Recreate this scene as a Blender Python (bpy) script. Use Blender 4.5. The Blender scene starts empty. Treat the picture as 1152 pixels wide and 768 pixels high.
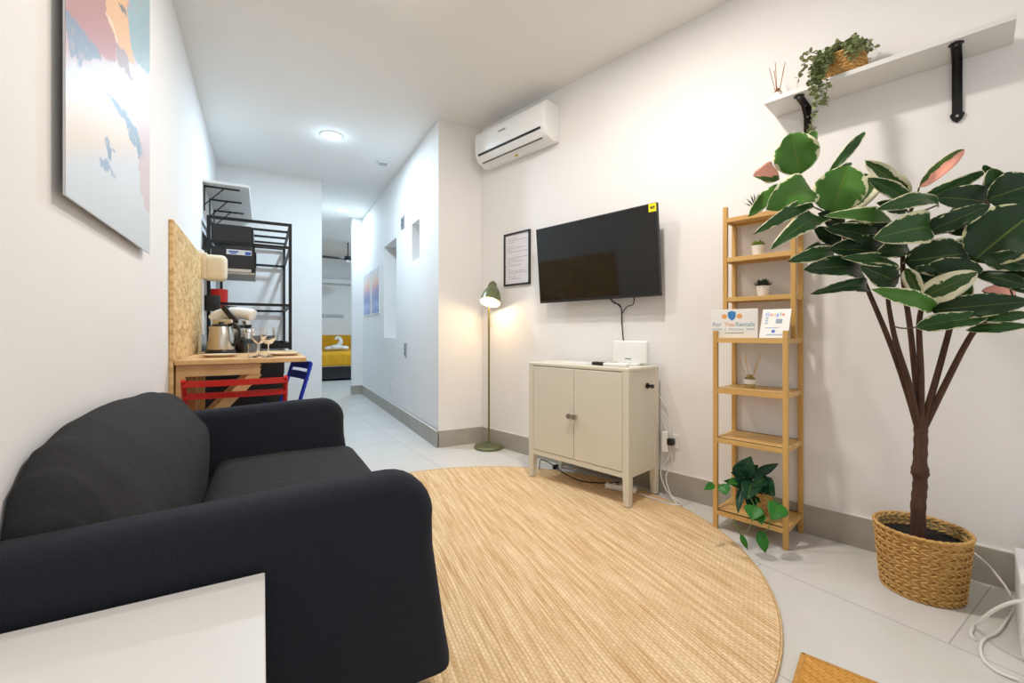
import bpy, bmesh, math, random
from mathutils import Vector, Matrix, noise as mnoise
PI = math.pi
rnd = random.Random(7)
COL = bpy.context.scene.collection

# ------------------------------------------------------------------ camera geometry
F = 496.0; CX = 576.0; HY = 374.0; CH = 1.02
TH = math.radians(29.5); CT, ST = math.cos(TH), math.sin(TH)
def cw(X, Y, z=0.0):                       # camera-frame floor coordinates -> world
    return Vector((CT*X + ST*Y, -ST*X + CT*Y, z))
def pix(px, py, Y):                        # back-project a measurement at depth Y
    return cw((px-CX)/F*Y, Y, CH-(py-HY)/F*Y)
CEIL = 2.916
LW = -0.450                                # left wall plane
# right wall: corner, direction (towards the viewer), normal
RC = cw(-.278, 4.11); RU = (cw(.6917, -.722)).normalized(); RN = Vector((-RU.y*-1, 0, 0))
RI = Vector((-RU.y, RU.x, 0))              # into the wall
RA = math.atan2(RU.y, RU.x)
def rw(t, p=0.0, z=0.0):
    v = RC + RU*t - RI*p
    return Vector((v.x, v.y, z))
def rt(px, p=0.0):                         # position along the right wall seen at column px, at offset p
    r = (px-CX)/F
    Y = (3.66-1.385*p)/(.958+r); X = r*Y
    return (X+.278)*.6917 - (Y-4.11)*.722
def rY(px, p=0.0):
    return (3.66-1.385*p)/(.958+(px-CX)/F)
def rz(px, py, p=0.0):
    return CH-(py-HY)/F*rY(px, p)

# ------------------------------------------------------------------ materials
def lin(c):
    return tuple(((x/255)/12.92 if x/255 <= .04045 else ((x/255+.055)/1.055)**2.4) for x in c)
MATS = {}
def mat(name, rgb=(200, 200, 200), rough=.5, metal=0.0, var=0.0, vscale=20.0, bump=0.0, bscale=60.0, spec=.5, stretch=None, rgb2=None, trans=0.0, ior=1.45, sheen=0.0):
    if name in MATS: return MATS[name]
    m = bpy.data.materials.new(name); m.use_nodes = True
    nt = m.node_tree; N = nt.nodes; L = nt.links; b = N['Principled BSDF']
    c = lin(rgb)
    b.inputs['Base Color'].default_value = (*c, 1); b.inputs['Roughness'].default_value = rough
    b.inputs['Metallic'].default_value = metal; b.inputs['Specular IOR Level'].default_value = spec
    if trans: b.inputs['Transmission Weight'].default_value = trans; b.inputs['IOR'].default_value = ior
    if sheen: b.inputs['Sheen Weight'].default_value = sheen
    tc = N.new('ShaderNodeTexCoord'); mp = N.new('ShaderNodeMapping'); L.new(tc.outputs['Object'], mp.inputs['Vector'])
    if stretch: mp.inputs['Scale'].default_value = stretch
    if var or rgb2:
        n = N.new('ShaderNodeTexNoise'); n.inputs['Scale'].default_value = vscale; n.inputs['Detail'].default_value = 5
        L.new(mp.outputs['Vector'], n.inputs['Vector'])
        r = N.new('ShaderNodeValToRGB'); r.color_ramp.elements[0].position = .3; r.color_ramp.elements[1].position = .7
        c2 = lin(rgb2) if rgb2 else tuple(x*(1-var) for x in c)
        r.color_ramp.elements[0].color = (*c2, 1); r.color_ramp.elements[1].color = (*c, 1)
        L.new(n.outputs['Fac'], r.inputs['Fac']); L.new(r.outputs['Color'], b.inputs['Base Color'])
    if bump:
        n2 = N.new('ShaderNodeTexNoise'); n2.inputs['Scale'].default_value = bscale; n2.inputs['Detail'].default_value = 4
        L.new(mp.outputs['Vector'], n2.inputs['Vector'])
        bp = N.new('ShaderNodeBump'); bp.inputs['Strength'].default_value = bump; bp.inputs['Distance'].default_value = .01
        L.new(n2.outputs['Fac'], bp.inputs['Height']); L.new(bp.outputs['Normal'], b.inputs['Normal'])
    MATS[name] = m
    return m
def emis(name, rgb, strength):
    m = bpy.data.materials.new(name); m.use_nodes = True
    b = m.node_tree.nodes['Principled BSDF']
    b.inputs['Base Color'].default_value = (*lin(rgb), 1)
    b.inputs['Emission Color'].default_value = (*lin(rgb), 1); b.inputs['Emission Strength'].default_value = strength
    return m

WALL = mat('white_wall_paint', (238, 236, 234), .75, var=.03, vscale=1.5, bump=.03, bscale=90)
CEILM = mat('ceiling_paint', (240, 238, 235), .85, var=.02, vscale=2)
TRIM = mat('stone_baseboard', (176, 170, 160), .45, var=.18, vscale=7)
TRIMTOP = mat('baseboard_caulk', (232, 230, 226), .5, var=.03)
WHITE = mat('white_lacquer', (226, 225, 222), .35, var=.02, vscale=6)
WPLAST = mat('white_plastic', (240, 240, 238), .35, var=.02, vscale=8)
BLACK = mat('black_metal', (22, 22, 24), .4, .3, var=.2, vscale=30)
BPLAST = mat('black_plastic', (20, 20, 22), .35, var=.2, vscale=30)
CHAR = mat('dark_screen_bezel', (30, 30, 32), .35, var=.1)
SOFA = mat('charcoal_fabric', (45, 48, 56), .92, var=.25, vscale=260, bump=.25, bscale=420, spec=.1, sheen=.04, stretch=(1, 1, .8))
STEEL = mat('brushed_steel', (205, 200, 190), .28, .95, var=.08, vscale=30, stretch=(1, 1, 8))
CHROME = mat('polished_chrome', (225, 225, 225), .15, 1.0, var=.03)
CAB = mat('beige_powder_coat', (221, 216, 199), .42, var=.03, vscale=12)
BAMB = mat('bamboo_wood', (218, 176, 106), .45, var=0, rgb2=(196, 150, 80), vscale=14, stretch=(1, 1, .12), bump=.05)
BAMBH = mat('bamboo_boards', (222, 182, 114), .45, rgb2=(200, 154, 86), vscale=14, stretch=(.12, 1, 1), bump=.05)
PINE = mat('pine_wood', (226, 186, 132), .5, rgb2=(206, 160, 104), vscale=9, stretch=(1, .12, 1), bump=.05)
RED = mat('red_painted_wood', (205, 32, 18), .4, var=.15, vscale=25)
BLUE = mat('blue_painted_wood', (22, 62, 200), .4, var=.15, vscale=25)
OLIVE = mat('olive_green_metal', (112, 120, 84), .35, .25, var=.08, vscale=20)
TERRA = mat('dark_soil', (22, 18, 15), .95, var=.5, vscale=120, bump=.8, bscale=150)
BARK = mat('brown_bark', (88, 56, 38), .75, rgb2=(56, 34, 24), vscale=30, stretch=(1, 1, .3), bump=.5, bscale=60)
CREAM = mat('cream_ceramic', (232, 214, 184), .4, var=.08, vscale=20)
GLASS = mat('clear_glass', (255, 255, 255), .02, trans=1.0, ior=1.45, var=.001)
WCABLE = mat('white_cable', (236, 234, 228), .4, var=.02)
BCABLE = mat('black_cable', (28, 26, 25), .5, var=.1)
MUSTARD = mat('mustard_cotton', (222, 160, 20), .85, var=.2, vscale=10, bump=.3, bscale=40)
TOWEL = mat('white_towel', (240, 240, 238), .9, var=.05, vscale=40, bump=.4, bscale=120)

def leafmat(name, dark, edge, pink=None, thr=.72):
    m = bpy.data.materials.new(name); m.use_nodes = True
    nt = m.node_tree; N = nt.nodes; L = nt.links; b = N['Principled BSDF']
    b.inputs['Roughness'].default_value = .42; b.inputs['Specular IOR Level'].default_value = .28
    uv = N.new('ShaderNodeUVMap'); sp = N.new('ShaderNodeSeparateXYZ'); L.new(uv.outputs['UV'], sp.inputs[0])
    tc = N.new('ShaderNodeTexCoord')
    # u in 0..1 across, 0.5 = midrib ; distance from the midrib
    a = N.new('ShaderNodeMath'); a.operation = 'SUBTRACT'; a.inputs[1].default_value = .5; L.new(sp.outputs['X'], a.inputs[0])
    ab = N.new('ShaderNodeMath'); ab.operation = 'ABSOLUTE'; L.new(a.outputs[0], ab.inputs[0])
    d = N.new('ShaderNodeMath'); d.operation = 'MULTIPLY'; d.inputs[1].default_value = 2; L.new(ab.outputs[0], d.inputs[0])
    n = N.new('ShaderNodeTexNoise'); n.inputs['Scale'].default_value = 38; n.inputs['Detail'].default_value = 3
    L.new(tc.outputs['Object'], n.inputs['Vector'])
    n2 = N.new('ShaderNodeMath'); n2.operation = 'MULTIPLY_ADD'; n2.inputs[1].default_value = .75; n2.inputs[2].default_value = -.375
    L.new(n.outputs['Fac'], n2.inputs[0])
    s = N.new('ShaderNodeMath'); s.operation = 'ADD'; L.new(d.outputs[0], s.inputs[0]); L.new(n2.outputs[0], s.inputs[1])
    r = N.new('ShaderNodeValToRGB'); r.color_ramp.elements[0].position = thr; r.color_ramp.elements[1].position = thr+.05
    r.color_ramp.elements[0].color = (0, 0, 0, 1); r.color_ramp.elements[1].color = (1, 1, 1, 1); L.new(s.outputs[0], r.inputs['Fac'])
    ng = N.new('ShaderNodeTexNoise'); ng.inputs['Scale'].default_value = 22; L.new(tc.outputs['Object'], ng.inputs['Vector'])
    g = N.new('ShaderNodeMix'); g.data_type = 'RGBA'; g.inputs['A'].default_value = (*lin(dark), 1)
    g.inputs['B'].default_value = (*[x*1.45 for x in lin(dark)], 1); L.new(ng.outputs['Fac'], g.inputs['Factor'])
    # pale midrib
    rib = N.new('ShaderNodeMath'); rib.operation = 'LESS_THAN'; rib.inputs[1].default_value = .035; L.new(d.outputs[0], rib.inputs[0])
    rf = N.new('ShaderNodeMath'); rf.operation = 'MULTIPLY'; rf.inputs[1].default_value = .55; L.new(rib.outputs[0], rf.inputs[0])
    g2 = N.new('ShaderNodeMix'); g2.data_type = 'RGBA'; g2.inputs['B'].default_value = (*lin((110, 126, 52)), 1)
    L.new(g.outputs['Result'], g2.inputs['A']); L.new(rf.outputs[0], g2.inputs['Factor'])
    mx = N.new('ShaderNodeMix'); mx.data_type = 'RGBA'; mx.inputs['B'].default_value = (*lin(edge), 1)
    L.new(g2.outputs['Result'], mx.inputs['A']); L.new(r.outputs['Color'], mx.inputs['Factor'])
    out = mx
    if pink:
        st = N.new('ShaderNodeMath'); st.operation = 'MULTIPLY_ADD'; st.inputs[1].default_value = .5; L.new(n.outputs['Fac'], st.inputs[0]); L.new(sp.outputs['X'], st.inputs[2])
        gt = N.new('ShaderNodeMath'); gt.operation = 'GREATER_THAN'; gt.inputs[1].default_value = .62; L.new(st.outputs[0], gt.inputs[0])
        m3 = N.new('ShaderNodeMix'); m3.data_type = 'RGBA'; m3.inputs['B'].default_value = (*lin(pink), 1)
        L.new(mx.outputs['Result'], m3.inputs['A']); L.new(gt.outputs[0], m3.inputs['Factor']); out = m3
    L.new(out.outputs['Result'], b.inputs['Base Color'])
    return m
LEAF = {
 'g': leafmat('green_leaf_pale_edge', (38, 72, 30), (214, 212, 172), thr=.85),
 'b': leafmat('bright_leaf_pale_edge', (64, 108, 38), (224, 224, 186), thr=.87),
 'd': leafmat('dark_leaf_pale_edge', (27, 52, 26), (196, 196, 156), thr=.93),
 'v': leafmat('variegated_leaf', (50, 76, 34), (226, 222, 190), thr=.5),
 'p': leafmat('pink_flushed_leaf', (62, 88, 36), (214, 200, 150), (244, 172, 150), thr=.9),
 'pothos': leafmat('pothos_leaf', (40, 102, 34), (72, 132, 48), thr=1.2),
 'pothosd': leafmat('dark_pothos_leaf', (16, 56, 34), (40, 84, 48), thr=1.2),
}

def tilemat():
    m = bpy.data.materials.new('porcelain_floor_tiles'); m.use_nodes = True
    nt = m.node_tree; N = nt.nodes; L = nt.links; b = N['Principled BSDF']
    tc = N.new('ShaderNodeTexCoord'); mp = N.new('ShaderNodeMapping'); mp.vector_type = 'TEXTURE'
    mp.inputs['Location'].default_value = (1.957, .553, 0); mp.inputs['Rotation'].default_value = (0, 0, math.radians(4+90))
    L.new(tc.outputs['Object'], mp.inputs['Vector'])
    br = N.new('ShaderNodeTexBrick'); br.offset = 0.5; br.offset_frequency = 2
    br.inputs['Scale'].default_value = 1; br.inputs['Brick Width'].default_value = 1.2; br.inputs['Row Height'].default_value = .6
    br.inputs['Mortar Size'].default_value = .0025; br.inputs['Mortar Smooth'].default_value = .1
    br.inputs['Color1'].default_value = (*lin((226, 222, 213)), 1); br.inputs['Color2'].default_value = (*lin((221, 217, 208)), 1)
    br.inputs['Mortar'].default_value = (*lin((188, 183, 174)), 1)
    L.new(mp.outputs['Vector'], br.inputs['Vector'])
    n = N.new('ShaderNodeTexNoise'); n.inputs['Scale'].default_value = 3.5; n.inputs['Detail'].default_value = 6; L.new(mp.outputs['Vector'], n.inputs['Vector'])
    mx = N.new('ShaderNodeMix'); mx.data_type = 'RGBA'; mx.blend_type = 'MULTIPLY'; mx.inputs['Factor'].default_value = .22
    L.new(br.outputs['Color'], mx.inputs['A']); L.new(n.outputs['Color'], mx.inputs['B'])
    hs = N.new('ShaderNodeHueSaturation'); hs.inputs['Saturation'].default_value = .5; L.new(mx.outputs['Result'], hs.inputs['Color'])
    L.new(hs.outputs['Color'], b.inputs['Base Color']); b.inputs['Roughness'].default_value = .26
    return m
def jutemat(rot, loc, c1=(246, 219, 178), c2=(210, 168, 116), gap=(170, 128, 80), name='woven_jute'):
    m = bpy.data.materials.new(name); m.use_nodes = True
    nt = m.node_tree; N = nt.nodes; L = nt.links; b = N['Principled BSDF']; b.inputs['Roughness'].default_value = .9
    b.inputs['Specular IOR Level'].default_value = .15
    tc = N.new('ShaderNodeTexCoord'); mp = N.new('ShaderNodeMapping'); mp.inputs['Rotation'].default_value = (0, 0, rot)
    L.new(tc.outputs['Object'], mp.inputs['Vector'])
    br = N.new('ShaderNodeTexBrick'); br.offset = .5
    br.inputs['Scale'].default_value = 1; br.inputs['Brick Width'].default_value = .021; br.inputs['Row Height'].default_value = .0135
    br.inputs['Mortar Size'].default_value = .0016; br.inputs['Mortar Smooth'].default_value = 1
    br.inputs['Color1'].default_value = (1, 1, 1, 1); br.inputs['Color2'].default_value = (.90, .89, .87, 1); br.inputs['Mortar'].default_value = (.56, .50, .43, 1)
    L.new(mp.outputs['Vector'], br.inputs['Vector'])
    mp2 = N.new('ShaderNodeMapping'); mp2.inputs['Scale'].default_value = (2.6, 48, 1); L.new(mp.outputs['Vector'], mp2.inputs['Vector'])
    n = N.new('ShaderNodeTexNoise'); n.inputs['Scale'].default_value = 1; n.inputs['Detail'].default_value = 5; n.inputs['Roughness'].default_value = .65
    L.new(mp2.outputs['Vector'], n.inputs['Vector'])
    r = N.new('ShaderNodeValToRGB'); r.color_ramp.elements[0].position = .32; r.color_ramp.elements[1].position = .62
    r.color_ramp.elements[0].color = (*lin(c2), 1); r.color_ramp.elements[1].color = (*lin(c1), 1); L.new(n.outputs['Fac'], r.inputs['Fac'])
    mx = N.new('ShaderNodeMix'); mx.data_type = 'RGBA'; mx.blend_type = 'MULTIPLY'; mx.inputs['Factor'].default_value = .85
    L.new(r.outputs['Color'], mx.inputs['A']); L.new(br.outputs['Color'], mx.inputs['B'])
    L.new(mx.outputs['Result'], b.inputs['Base Color'])
    bp = N.new('ShaderNodeBump'); bp.inputs['Strength'].default_value = .5; bp.inputs['Distance'].default_value = .004
    L.new(br.outputs['Color'], bp.inputs['Height']); L.new(bp.outputs['Normal'], b.inputs['Normal'])
    return m
def osbmat():
    m = bpy.data.materials.new('oriented_strand_board'); m.use_nodes = True
    nt = m.node_tree; N = nt.nodes; L = nt.links; b = N['Principled BSDF']; b.inputs['Roughness'].default_value = .7
    tc = N.new('ShaderNodeTexCoord')
    mixin = None
    for k, (rx, sc) in enumerate(((.4, 1), (1.3, 1.1), (-.5, .9))):
        mp = N.new('ShaderNodeMapping'); mp.inputs['Rotation'].default_value = (rx, 0, 0); mp.inputs['Scale'].default_value = (14, 15*sc, 46*sc)
        L.new(tc.outputs['Object'], mp.inputs['Vector'])
        v = N.new('ShaderNodeTexVoronoi'); v.inputs['Scale'].default_value = 1; L.new(mp.outputs['Vector'], v.inputs['Vector'])
        sx = N.new('ShaderNodeSeparateColor'); L.new(v.outputs['Color'], sx.inputs[0])
        if mixin is None: mixin = sx.outputs[0]
        else:
            mm = N.new('ShaderNodeMath'); mm.operation = 'ADD'; L.new(mixin, mm.inputs[0]); L.new(sx.outputs[k % 3], mm.inputs[1]); mixin = mm.outputs[0]
    sc = N.new('ShaderNodeMath'); sc.operation = 'MULTIPLY'; sc.inputs[1].default_value = .3333; L.new(mixin, sc.inputs[0])
    r = N.new('ShaderNodeValToRGB'); e = r.color_ramp.elements
    e[0].position = .15; e[0].color = (*lin((186, 142, 86)), 1); e[1].position = .8; e[1].color = (*lin((232, 200, 148)), 1)
    k = r.color_ramp.elements.new(.45); k.color = (*lin((216, 178, 120)), 1)
    L.new(sc.outputs[0], r.inputs['Fac']); L.new(r.outputs['Color'], b.inputs['Base Color'])
    bp = N.new('ShaderNodeBump'); bp.inputs['Strength'].default_value = .2; L.new(sc.outputs[0], bp.inputs['Height']); L.new(bp.outputs['Normal'], b.inputs['Normal'])
    return m
def vcolmat(name, rough=.5):
    m = bpy.data.materials.new(name); m.use_nodes = True
    nt = m.node_tree; a = nt.nodes.new('ShaderNodeVertexColor'); a.layer_name = 'Col'
    b = nt.nodes['Principled BSDF']; nt.links.new(a.outputs['Color'], b.inputs['Base Color']); b.inputs['Roughness'].default_value = rough
    return m
TILE = tilemat(); OSB = osbmat()

# ------------------------------------------------------------------ mesh helpers
def box(bm, x0, x1, y0, y1, z0, z1, bev=0.0, seg=2, M=None):
    t = bmesh.new()
    bmesh.ops.create_cube(t, size=1, matrix=Matrix.Translation(((x0+x1)/2, (y0+y1)/2, (z0+z1)/2)) @ Matrix.Diagonal((abs(x1-x0), abs(y1-y0), abs(z1-z0), 1)))
    if bev: bmesh.ops.bevel(t, geom=t.edges[:], offset=bev, segments=seg, profile=.5, affect='EDGES')
    merge(bm, t, M)
def merge(bm, t, M=None):
    if M is not None: bmesh.ops.transform(t, matrix=M, verts=t.verts[:])
    vm = {v: bm.verts.new(v.co) for v in t.verts}
    for f in t.faces:
        try: bm.faces.new([vm[v] for v in f.verts])
        except ValueError: pass
    t.free()
def tube(bm, pts, rad, n=8, caps=True):
    pts = [Vector(p) for p in pts]
    if len(pts) < 2: return
    rings = []; up = None
    for i, p in enumerate(pts):
        d = (pts[min(i+1, len(pts)-1)]-pts[max(i-1, 0)]).normalized()
        if up is None:
            up = Vector((0, 0, 1)) if abs(d.z) < .9 else Vector((1, 0, 0))
        s = d.cross(up).normalized(); up = s.cross(d).normalized()
        r = rad[i] if isinstance(rad, (list, tuple)) else rad
        rings.append([bm.verts.new(p + (s*math.cos(2*PI*k/n) + up*math.sin(2*PI*k/n))*r) for k in range(n)])
    for a, b in zip(rings, rings[1:]):
        for k in range(n): bm.faces.new((a[k], a[(k+1) % n], b[(k+1) % n], b[k]))
    if caps:
        bm.faces.new(rings[0][::-1]); bm.faces.new(rings[-1])
def spline(pts, n=8):
    pts = [Vector(p) for p in pts]; out = []
    for i in range(len(pts)-1):
        p0 = pts[max(i-1, 0)]; p1 = pts[i]; p2 = pts[i+1]; p3 = pts[min(i+2, len(pts)-1)]
        for k in range(n):
            t = k/n
            out.append(.5*((2*p1)+(p2-p0)*t+(2*p0-5*p1+4*p2-p3)*t*t+(3*p1-p0-3*p2+p3)*t**3))
    out.append(pts[-1]); return out
def lathe(bm, prof, c=(0, 0, 0), n=32, fn=None):
    rings = []
    for i, (r, z) in enumerate(prof):
        if r < 1e-5: rings.append([bm.verts.new((c[0], c[1], c[2]+z))]); continue
        ring = []
        for k in range(n):
            a = 2*PI*k/n; rr = r+(fn(a, i) if fn else 0)
            ring.append(bm.verts.new((c[0]+rr*math.cos(a), c[1]+rr*math.sin(a), c[2]+z)))
        rings.append(ring)
    for a, b in zip(rings, rings[1:]):
        if len(a) == 1 and len(b) == 1: continue
        for k in range(n):
            k2 = (k+1) % n
            if len(a) == 1: bm.faces.new((a[0], b[k2], b[k]))
            elif len(b) == 1: bm.faces.new((a[k], a[k2], b[0]))
            else: bm.faces.new((a[k], a[k2], b[k2], b[k]))
def bar(bm, p, q, w, h, up=(0, 0, 1), bev=0.0):
    p, q = Vector(p), Vector(q); d = q-p; L = d.length; d.normalize()
    up = Vector(up)
    if abs(d.dot(up)) > .98: up = Vector((0, 1, 0))
    s = d.cross(up).normalized(); u = s.cross(d)
    M = Matrix(((d.x, s.x, u.x, p.x), (d.y, s.y, u.y, p.y), (d.z, s.z, u.z, p.z), (0, 0, 0, 1)))
    box(bm, 0, L, -w/2, w/2, -h/2, h/2, bev, 1, M)
def prism(bm, poly, a0, a1, axis='y'):
    def P(u, v, w): return {'y': (u, w, v), 'x': (w, u, v), 'z': (u, v, w)}[axis]
    A = [bm.verts.new(P(u, v, a0)) for u, v in poly]; B = [bm.verts.new(P(u, v, a1)) for u, v in poly]
    n = len(poly)
    bm.faces.new(A); bm.faces.new(B[::-1])
    for k in range(n): bm.faces.new((A[k], B[k], B[(k+1) % n], A[(k+1) % n]))
def sphere(bm, c, r, n=16, sc=(1, 1, 1)):
    t = bmesh.new(); bmesh.ops.create_uvsphere(t, u_segments=n, v_segments=n//2+2, radius=r)
    merge(bm, t, Matrix.Translation(c) @ Matrix.Diagonal((*sc, 1)))
def obj(name, bm, m, parent=None, smooth=None, sub=0, label=None, recalc=True):
    if recalc: bmesh.ops.recalc_face_normals(bm, faces=bm.faces[:])
    me = bpy.data.meshes.new(name); bm.to_mesh(me); bm.free()
    o = bpy.data.objects.new(name, me); COL.objects.link(o)
    if m: me.materials.append(m)
    if parent: o.parent = parent
    if smooth is not None:
        me.shade_smooth()
        if smooth < 180 : me.set_sharp_from_angle(angle=math.radians(smooth))
    if sub:
        s = o.modifiers.new('sub', 'SUBSURF'); s.levels = sub; s.render_levels = sub
    if label: o['label'] = label
    return o
def tag(o, label, cat, group=None, kind=None):
    o['label'] = label; o['category'] = cat
    if group: o['group'] = group
    if kind: o['kind'] = kind
    return o
def thing(name, label, cat, loc=(0, 0, 0), rotz=0.0, group=None):
    o = bpy.data.objects.new(name, None); COL.objects.link(o); o.empty_display_size = .1
    o.location = loc; o.rotation_euler = (0, 0, rotz)
    return tag(o, label, cat, group)
def struct(name, bm, m, label=None, **k):
    o = obj(name, bm, m, **k); o['kind'] = 'structure'
    if label: o['label'] = label
    return o
def part(name, m, parent, fn, smooth=None, sub=0, label=None):
    bm = bmesh.new(); fn(bm); return obj(name, bm, m, parent, smooth, sub, label)
def dup(root, loc, rotz, label=None, group=None):
    r = root.copy(); COL.objects.link(r); r.location = loc; r.rotation_euler = (0, 0, rotz)
    if label: r['label'] = label
    if group: r['group'] = group
    for ch in list(root.children):
        c = ch.copy(); COL.objects.link(c); c.parent = r
        for g in list(ch.children):
            d = g.copy(); COL.objects.link(d); d.parent = c
    return r

# ------------------------------------------------------------------ the room shell
Y0 = -1.7
PC = cw(-.653, 3.919)                    # partition corner
HE = cw(-.653-.536*3.42, 7.339)           # far end of the corridor's right wall
KY = 5.93; KX = .641
BY = 11.8
def slab(bm, p, q, th, z0, z1, side):     # vertical wall from p to q, thickness th to the given side
    p, q = Vector((p[0], p[1], 0)), Vector((q[0], q[1], 0)); d = (q-p).normalized(); n = Vector((-d.y, d.x, 0))*side
    poly = [p, q, q+n*th, p+n*th]
    A = [bm.verts.new((v.x, v.y, z0)) for v in poly]; B = [bm.verts.new((v.x, v.y, z1)) for v in poly]
    bm.faces.new(A); bm.faces.new(B)
    for k in range(4): bm.faces.new((A[k], A[(k+1) % 4], B[(k+1) % 4], B[k]))
bm = bmesh.new(); box(bm, -2.2, 4.2, Y0-.1, BY+.1, -.1, 0); struct('floor', bm, TILE)
bm = bmesh.new(); box(bm, -2.2, 4.2, Y0-.1, BY+.1, CEIL, CEIL+.1); struct('ceiling', bm, CEILM)
bm = bmesh.new(); slab(bm, (LW, Y0), (LW, KY), .1, 0, CEIL, 1); struct('wall_left', bm, WALL)
bm = bmesh.new(); box(bm, LW-.1, KX, KY, KY+.1, 0, CEIL); struct('wall_kitchen', bm, WALL)
bm = bmesh.new(); box(bm, KX-.1, KX, KY+.1, 7.8, 0, CEIL); struct('wall_corridor_left', bm, WALL)
RE = rw(5.6)
bm = bmesh.new(); slab(bm, RC, RE, .1, 0, CEIL, 1); struct('wall_right', bm, WALL)
bm = bmesh.new(); slab(bm, PC+Vector((.0, 0, 0)), RC+Vector((.1, 0, 0)), .1, 0, CEIL, 1); struct('wall_partition_end', bm, WALL)
# corridor right wall with two recesses and its end pier
hd = (HE-PC).normalized(); hn = Vector((hd.y, -hd.x, 0))       # hn points into the wall
HA = math.atan2(hd.y, hd.x)
def ht(px):
    r = (px-CX)/F; return (-.653-3.919*r)/(r+.536)*math.hypot(.536, 1)
HL = (HE-PC).length
holes = [(ht(446), ht(432), .956, 2.16), (ht(472), ht(463.3), 1.77, 2.17)]
def hallwall(bm):
    D = .26
    def q(*pts): bm.faces.new([bm.verts.new((t, -d, z)) for t, d, z in pts])
    ts = sorted({0.0, HL, *[h[0] for h in holes], *[h[1] for h in holes]}); zs = sorted({0.0, CEIL, *[h[2] for h in holes], *[h[3] for h in holes]})
    for a, b in zip(ts, ts[1:]):
        for c, d in zip(zs, zs[1:]):
            if any(h[0]-1e-6 <= a and b <= h[1]+1e-6 and h[2]-1e-6 <= c and d <= h[3]+1e-6 for h in holes): continue
            q((a, 0, c), (b, 0, c), (b, 0, d), (a, 0, d))
    for a, b, c, d in holes:
        q((a, D, c), (b, D, c), (b, D, d), (a, D, d))
        q((a, 0, c), (a, D, c), (a, D, d), (a, 0, d)); q((b, 0, c), (b, D, c), (b, D, d), (b, 0, d))
        q((a, 0, c), (b, 0, c), (b, D, c), (a, D, c)); q((a, 0, d), (b, 0, d), (b, D, d), (a, D, d))
    q((0, .30, 0), (HL, .30, 0), (HL, .30, CEIL), (0, .30, CEIL))
    bmesh.ops.remove_doubles(bm, verts=bm.verts[:], dist=1e-5)
bm = bmesh.new(); hallwall(bm)
o = struct('wall_corridor_right', bm, WALL); o.location = PC; o.rotation_euler = (0, 0, HA)
JX = 1.287
bm = bmesh.new(); box(bm, JX, 1.62, HE.y, HE.y+.12, 0, CEIL); struct('wall_bedroom_front', bm, WALL)
bm = bmesh.new(); box(bm, -2.1, 4.1, BY, BY+.1, 0, CEIL); struct('wall_bedroom_back', bm, WALL)
bm = bmesh.new(); box(bm, 2.75, 2.85, HE.y+.12, BY, 0, CEIL); struct('wall_bedroom_right', bm, WALL)
bm = bmesh.new(); box(bm, -.1, 0, 7.9, BY, 0, CEIL); struct('wall_bedroom_left', bm, WALL)
bm = bmesh.new(); box(bm, 1.62, 2.85, HE.y, HE.y+.12, 0, CEIL); box(bm, -.1, KX, 7.8, 7.9, 0, CEIL); struct('wall_bedroom_side', bm, WALL)
# baseboards
BH, BT = .146, .012
def base(name, p, q, side):
    bm = bmesh.new(); slab(bm, p, q, BT, 0, BH, side); o = struct(name, bm, TRIM)
    bm = bmesh.new(); slab(bm, p, q, BT*.9, BH, BH+.005, side); c = obj('caulk_line', bm, TRIMTOP, o); 
base('baseboard_right', RC, RE, -1)
base('baseboard_partition', PC+Vector((0, 0, 0)), RC, -1)
base('baseboard_corridor', PC-Vector((BT, BT, 0)), HE, 1)
base('baseboard_pier', Vector((JX, HE.y-.0, 0)), Vector((1.44, HE.y, 0)), -1)
base('baseboard_jamb', Vector((JX, HE.y, 0)), Vector((JX, HE.y+.12, 0)), 1)
base('baseboard_left', Vector((LW, Y0, 0)), Vector((LW, KY, 0)), -1)
base('baseboard_bedroom', Vector((0, BY, 0)), Vector((2.75, BY, 0)), -1)
bm = bmesh.new(); box(bm, 0, 2.75, BY-.16, BY, 2.24, 2.34); struct('trim_bedroom_ledge', bm, WHITE)

# ------------------------------------------------------------------ lights
EXW = emis('cool_lamp_diffuser', (240, 248, 255), 14)
EXL = emis('neutral_lamp_diffuser', (255, 246, 236), 14)
def downlight(x, y, label, power, col, m, r=.095, size=.14, spread=180, halo=.035):
    t = thing('ceiling_light', label, 'ceiling light', (x, y, CEIL), group='round recessed ceiling lights')
    part('trim_ring', WPLAST, t, lambda b: lathe(b, [(r-.012, -.001), (r-.01, -.01), (r+.004, -.012), (r+.012, -.004), (r+.012, -.0005)], n=40), 60)
    part('diffuser', m, t, lambda b: lathe(b, [(0, -.006), (r*.5, -.006), (r-.012, -.005)], n=40), 60)
    ld = bpy.data.lights.new('lamp', 'AREA'); ld.shape = 'DISK'; ld.size = size; ld.energy = power; ld.color = col; ld.spread = math.radians(spread)
    lo = bpy.data.objects.new('lamp', ld); COL.objects.link(lo); lo.parent = t; lo.location = (0, 0, -.02)
    ld = bpy.data.lights.new('lamp_side_glow', 'POINT'); ld.shadow_soft_size = size/2; ld.energy = power*halo; ld.color = col
    lo = bpy.data.objects.new('lamp_side_glow', ld); COL.objects.link(lo); lo.parent = t; lo.location = (0, 0, -.12)
    return t
COOL = (.62, .83, 1.0); NEUT = (1.0, .93, .86)
p = pix(373, 152, 1.896*496/222); downlight(p.x, p.y, 'round recessed ceiling light at the mouth of the corridor, nearest in view', 40, COOL, EXW)
p = pix(385, 236, 1.896*496/138); downlight(p.x, p.y, 'small-looking round ceiling light at the far end of the corridor', 13, COOL, EXW)
downlight(.62, 2.30, 'round recessed ceiling light in the room nearest the corridor', 13, NEUT, EXL)
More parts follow.
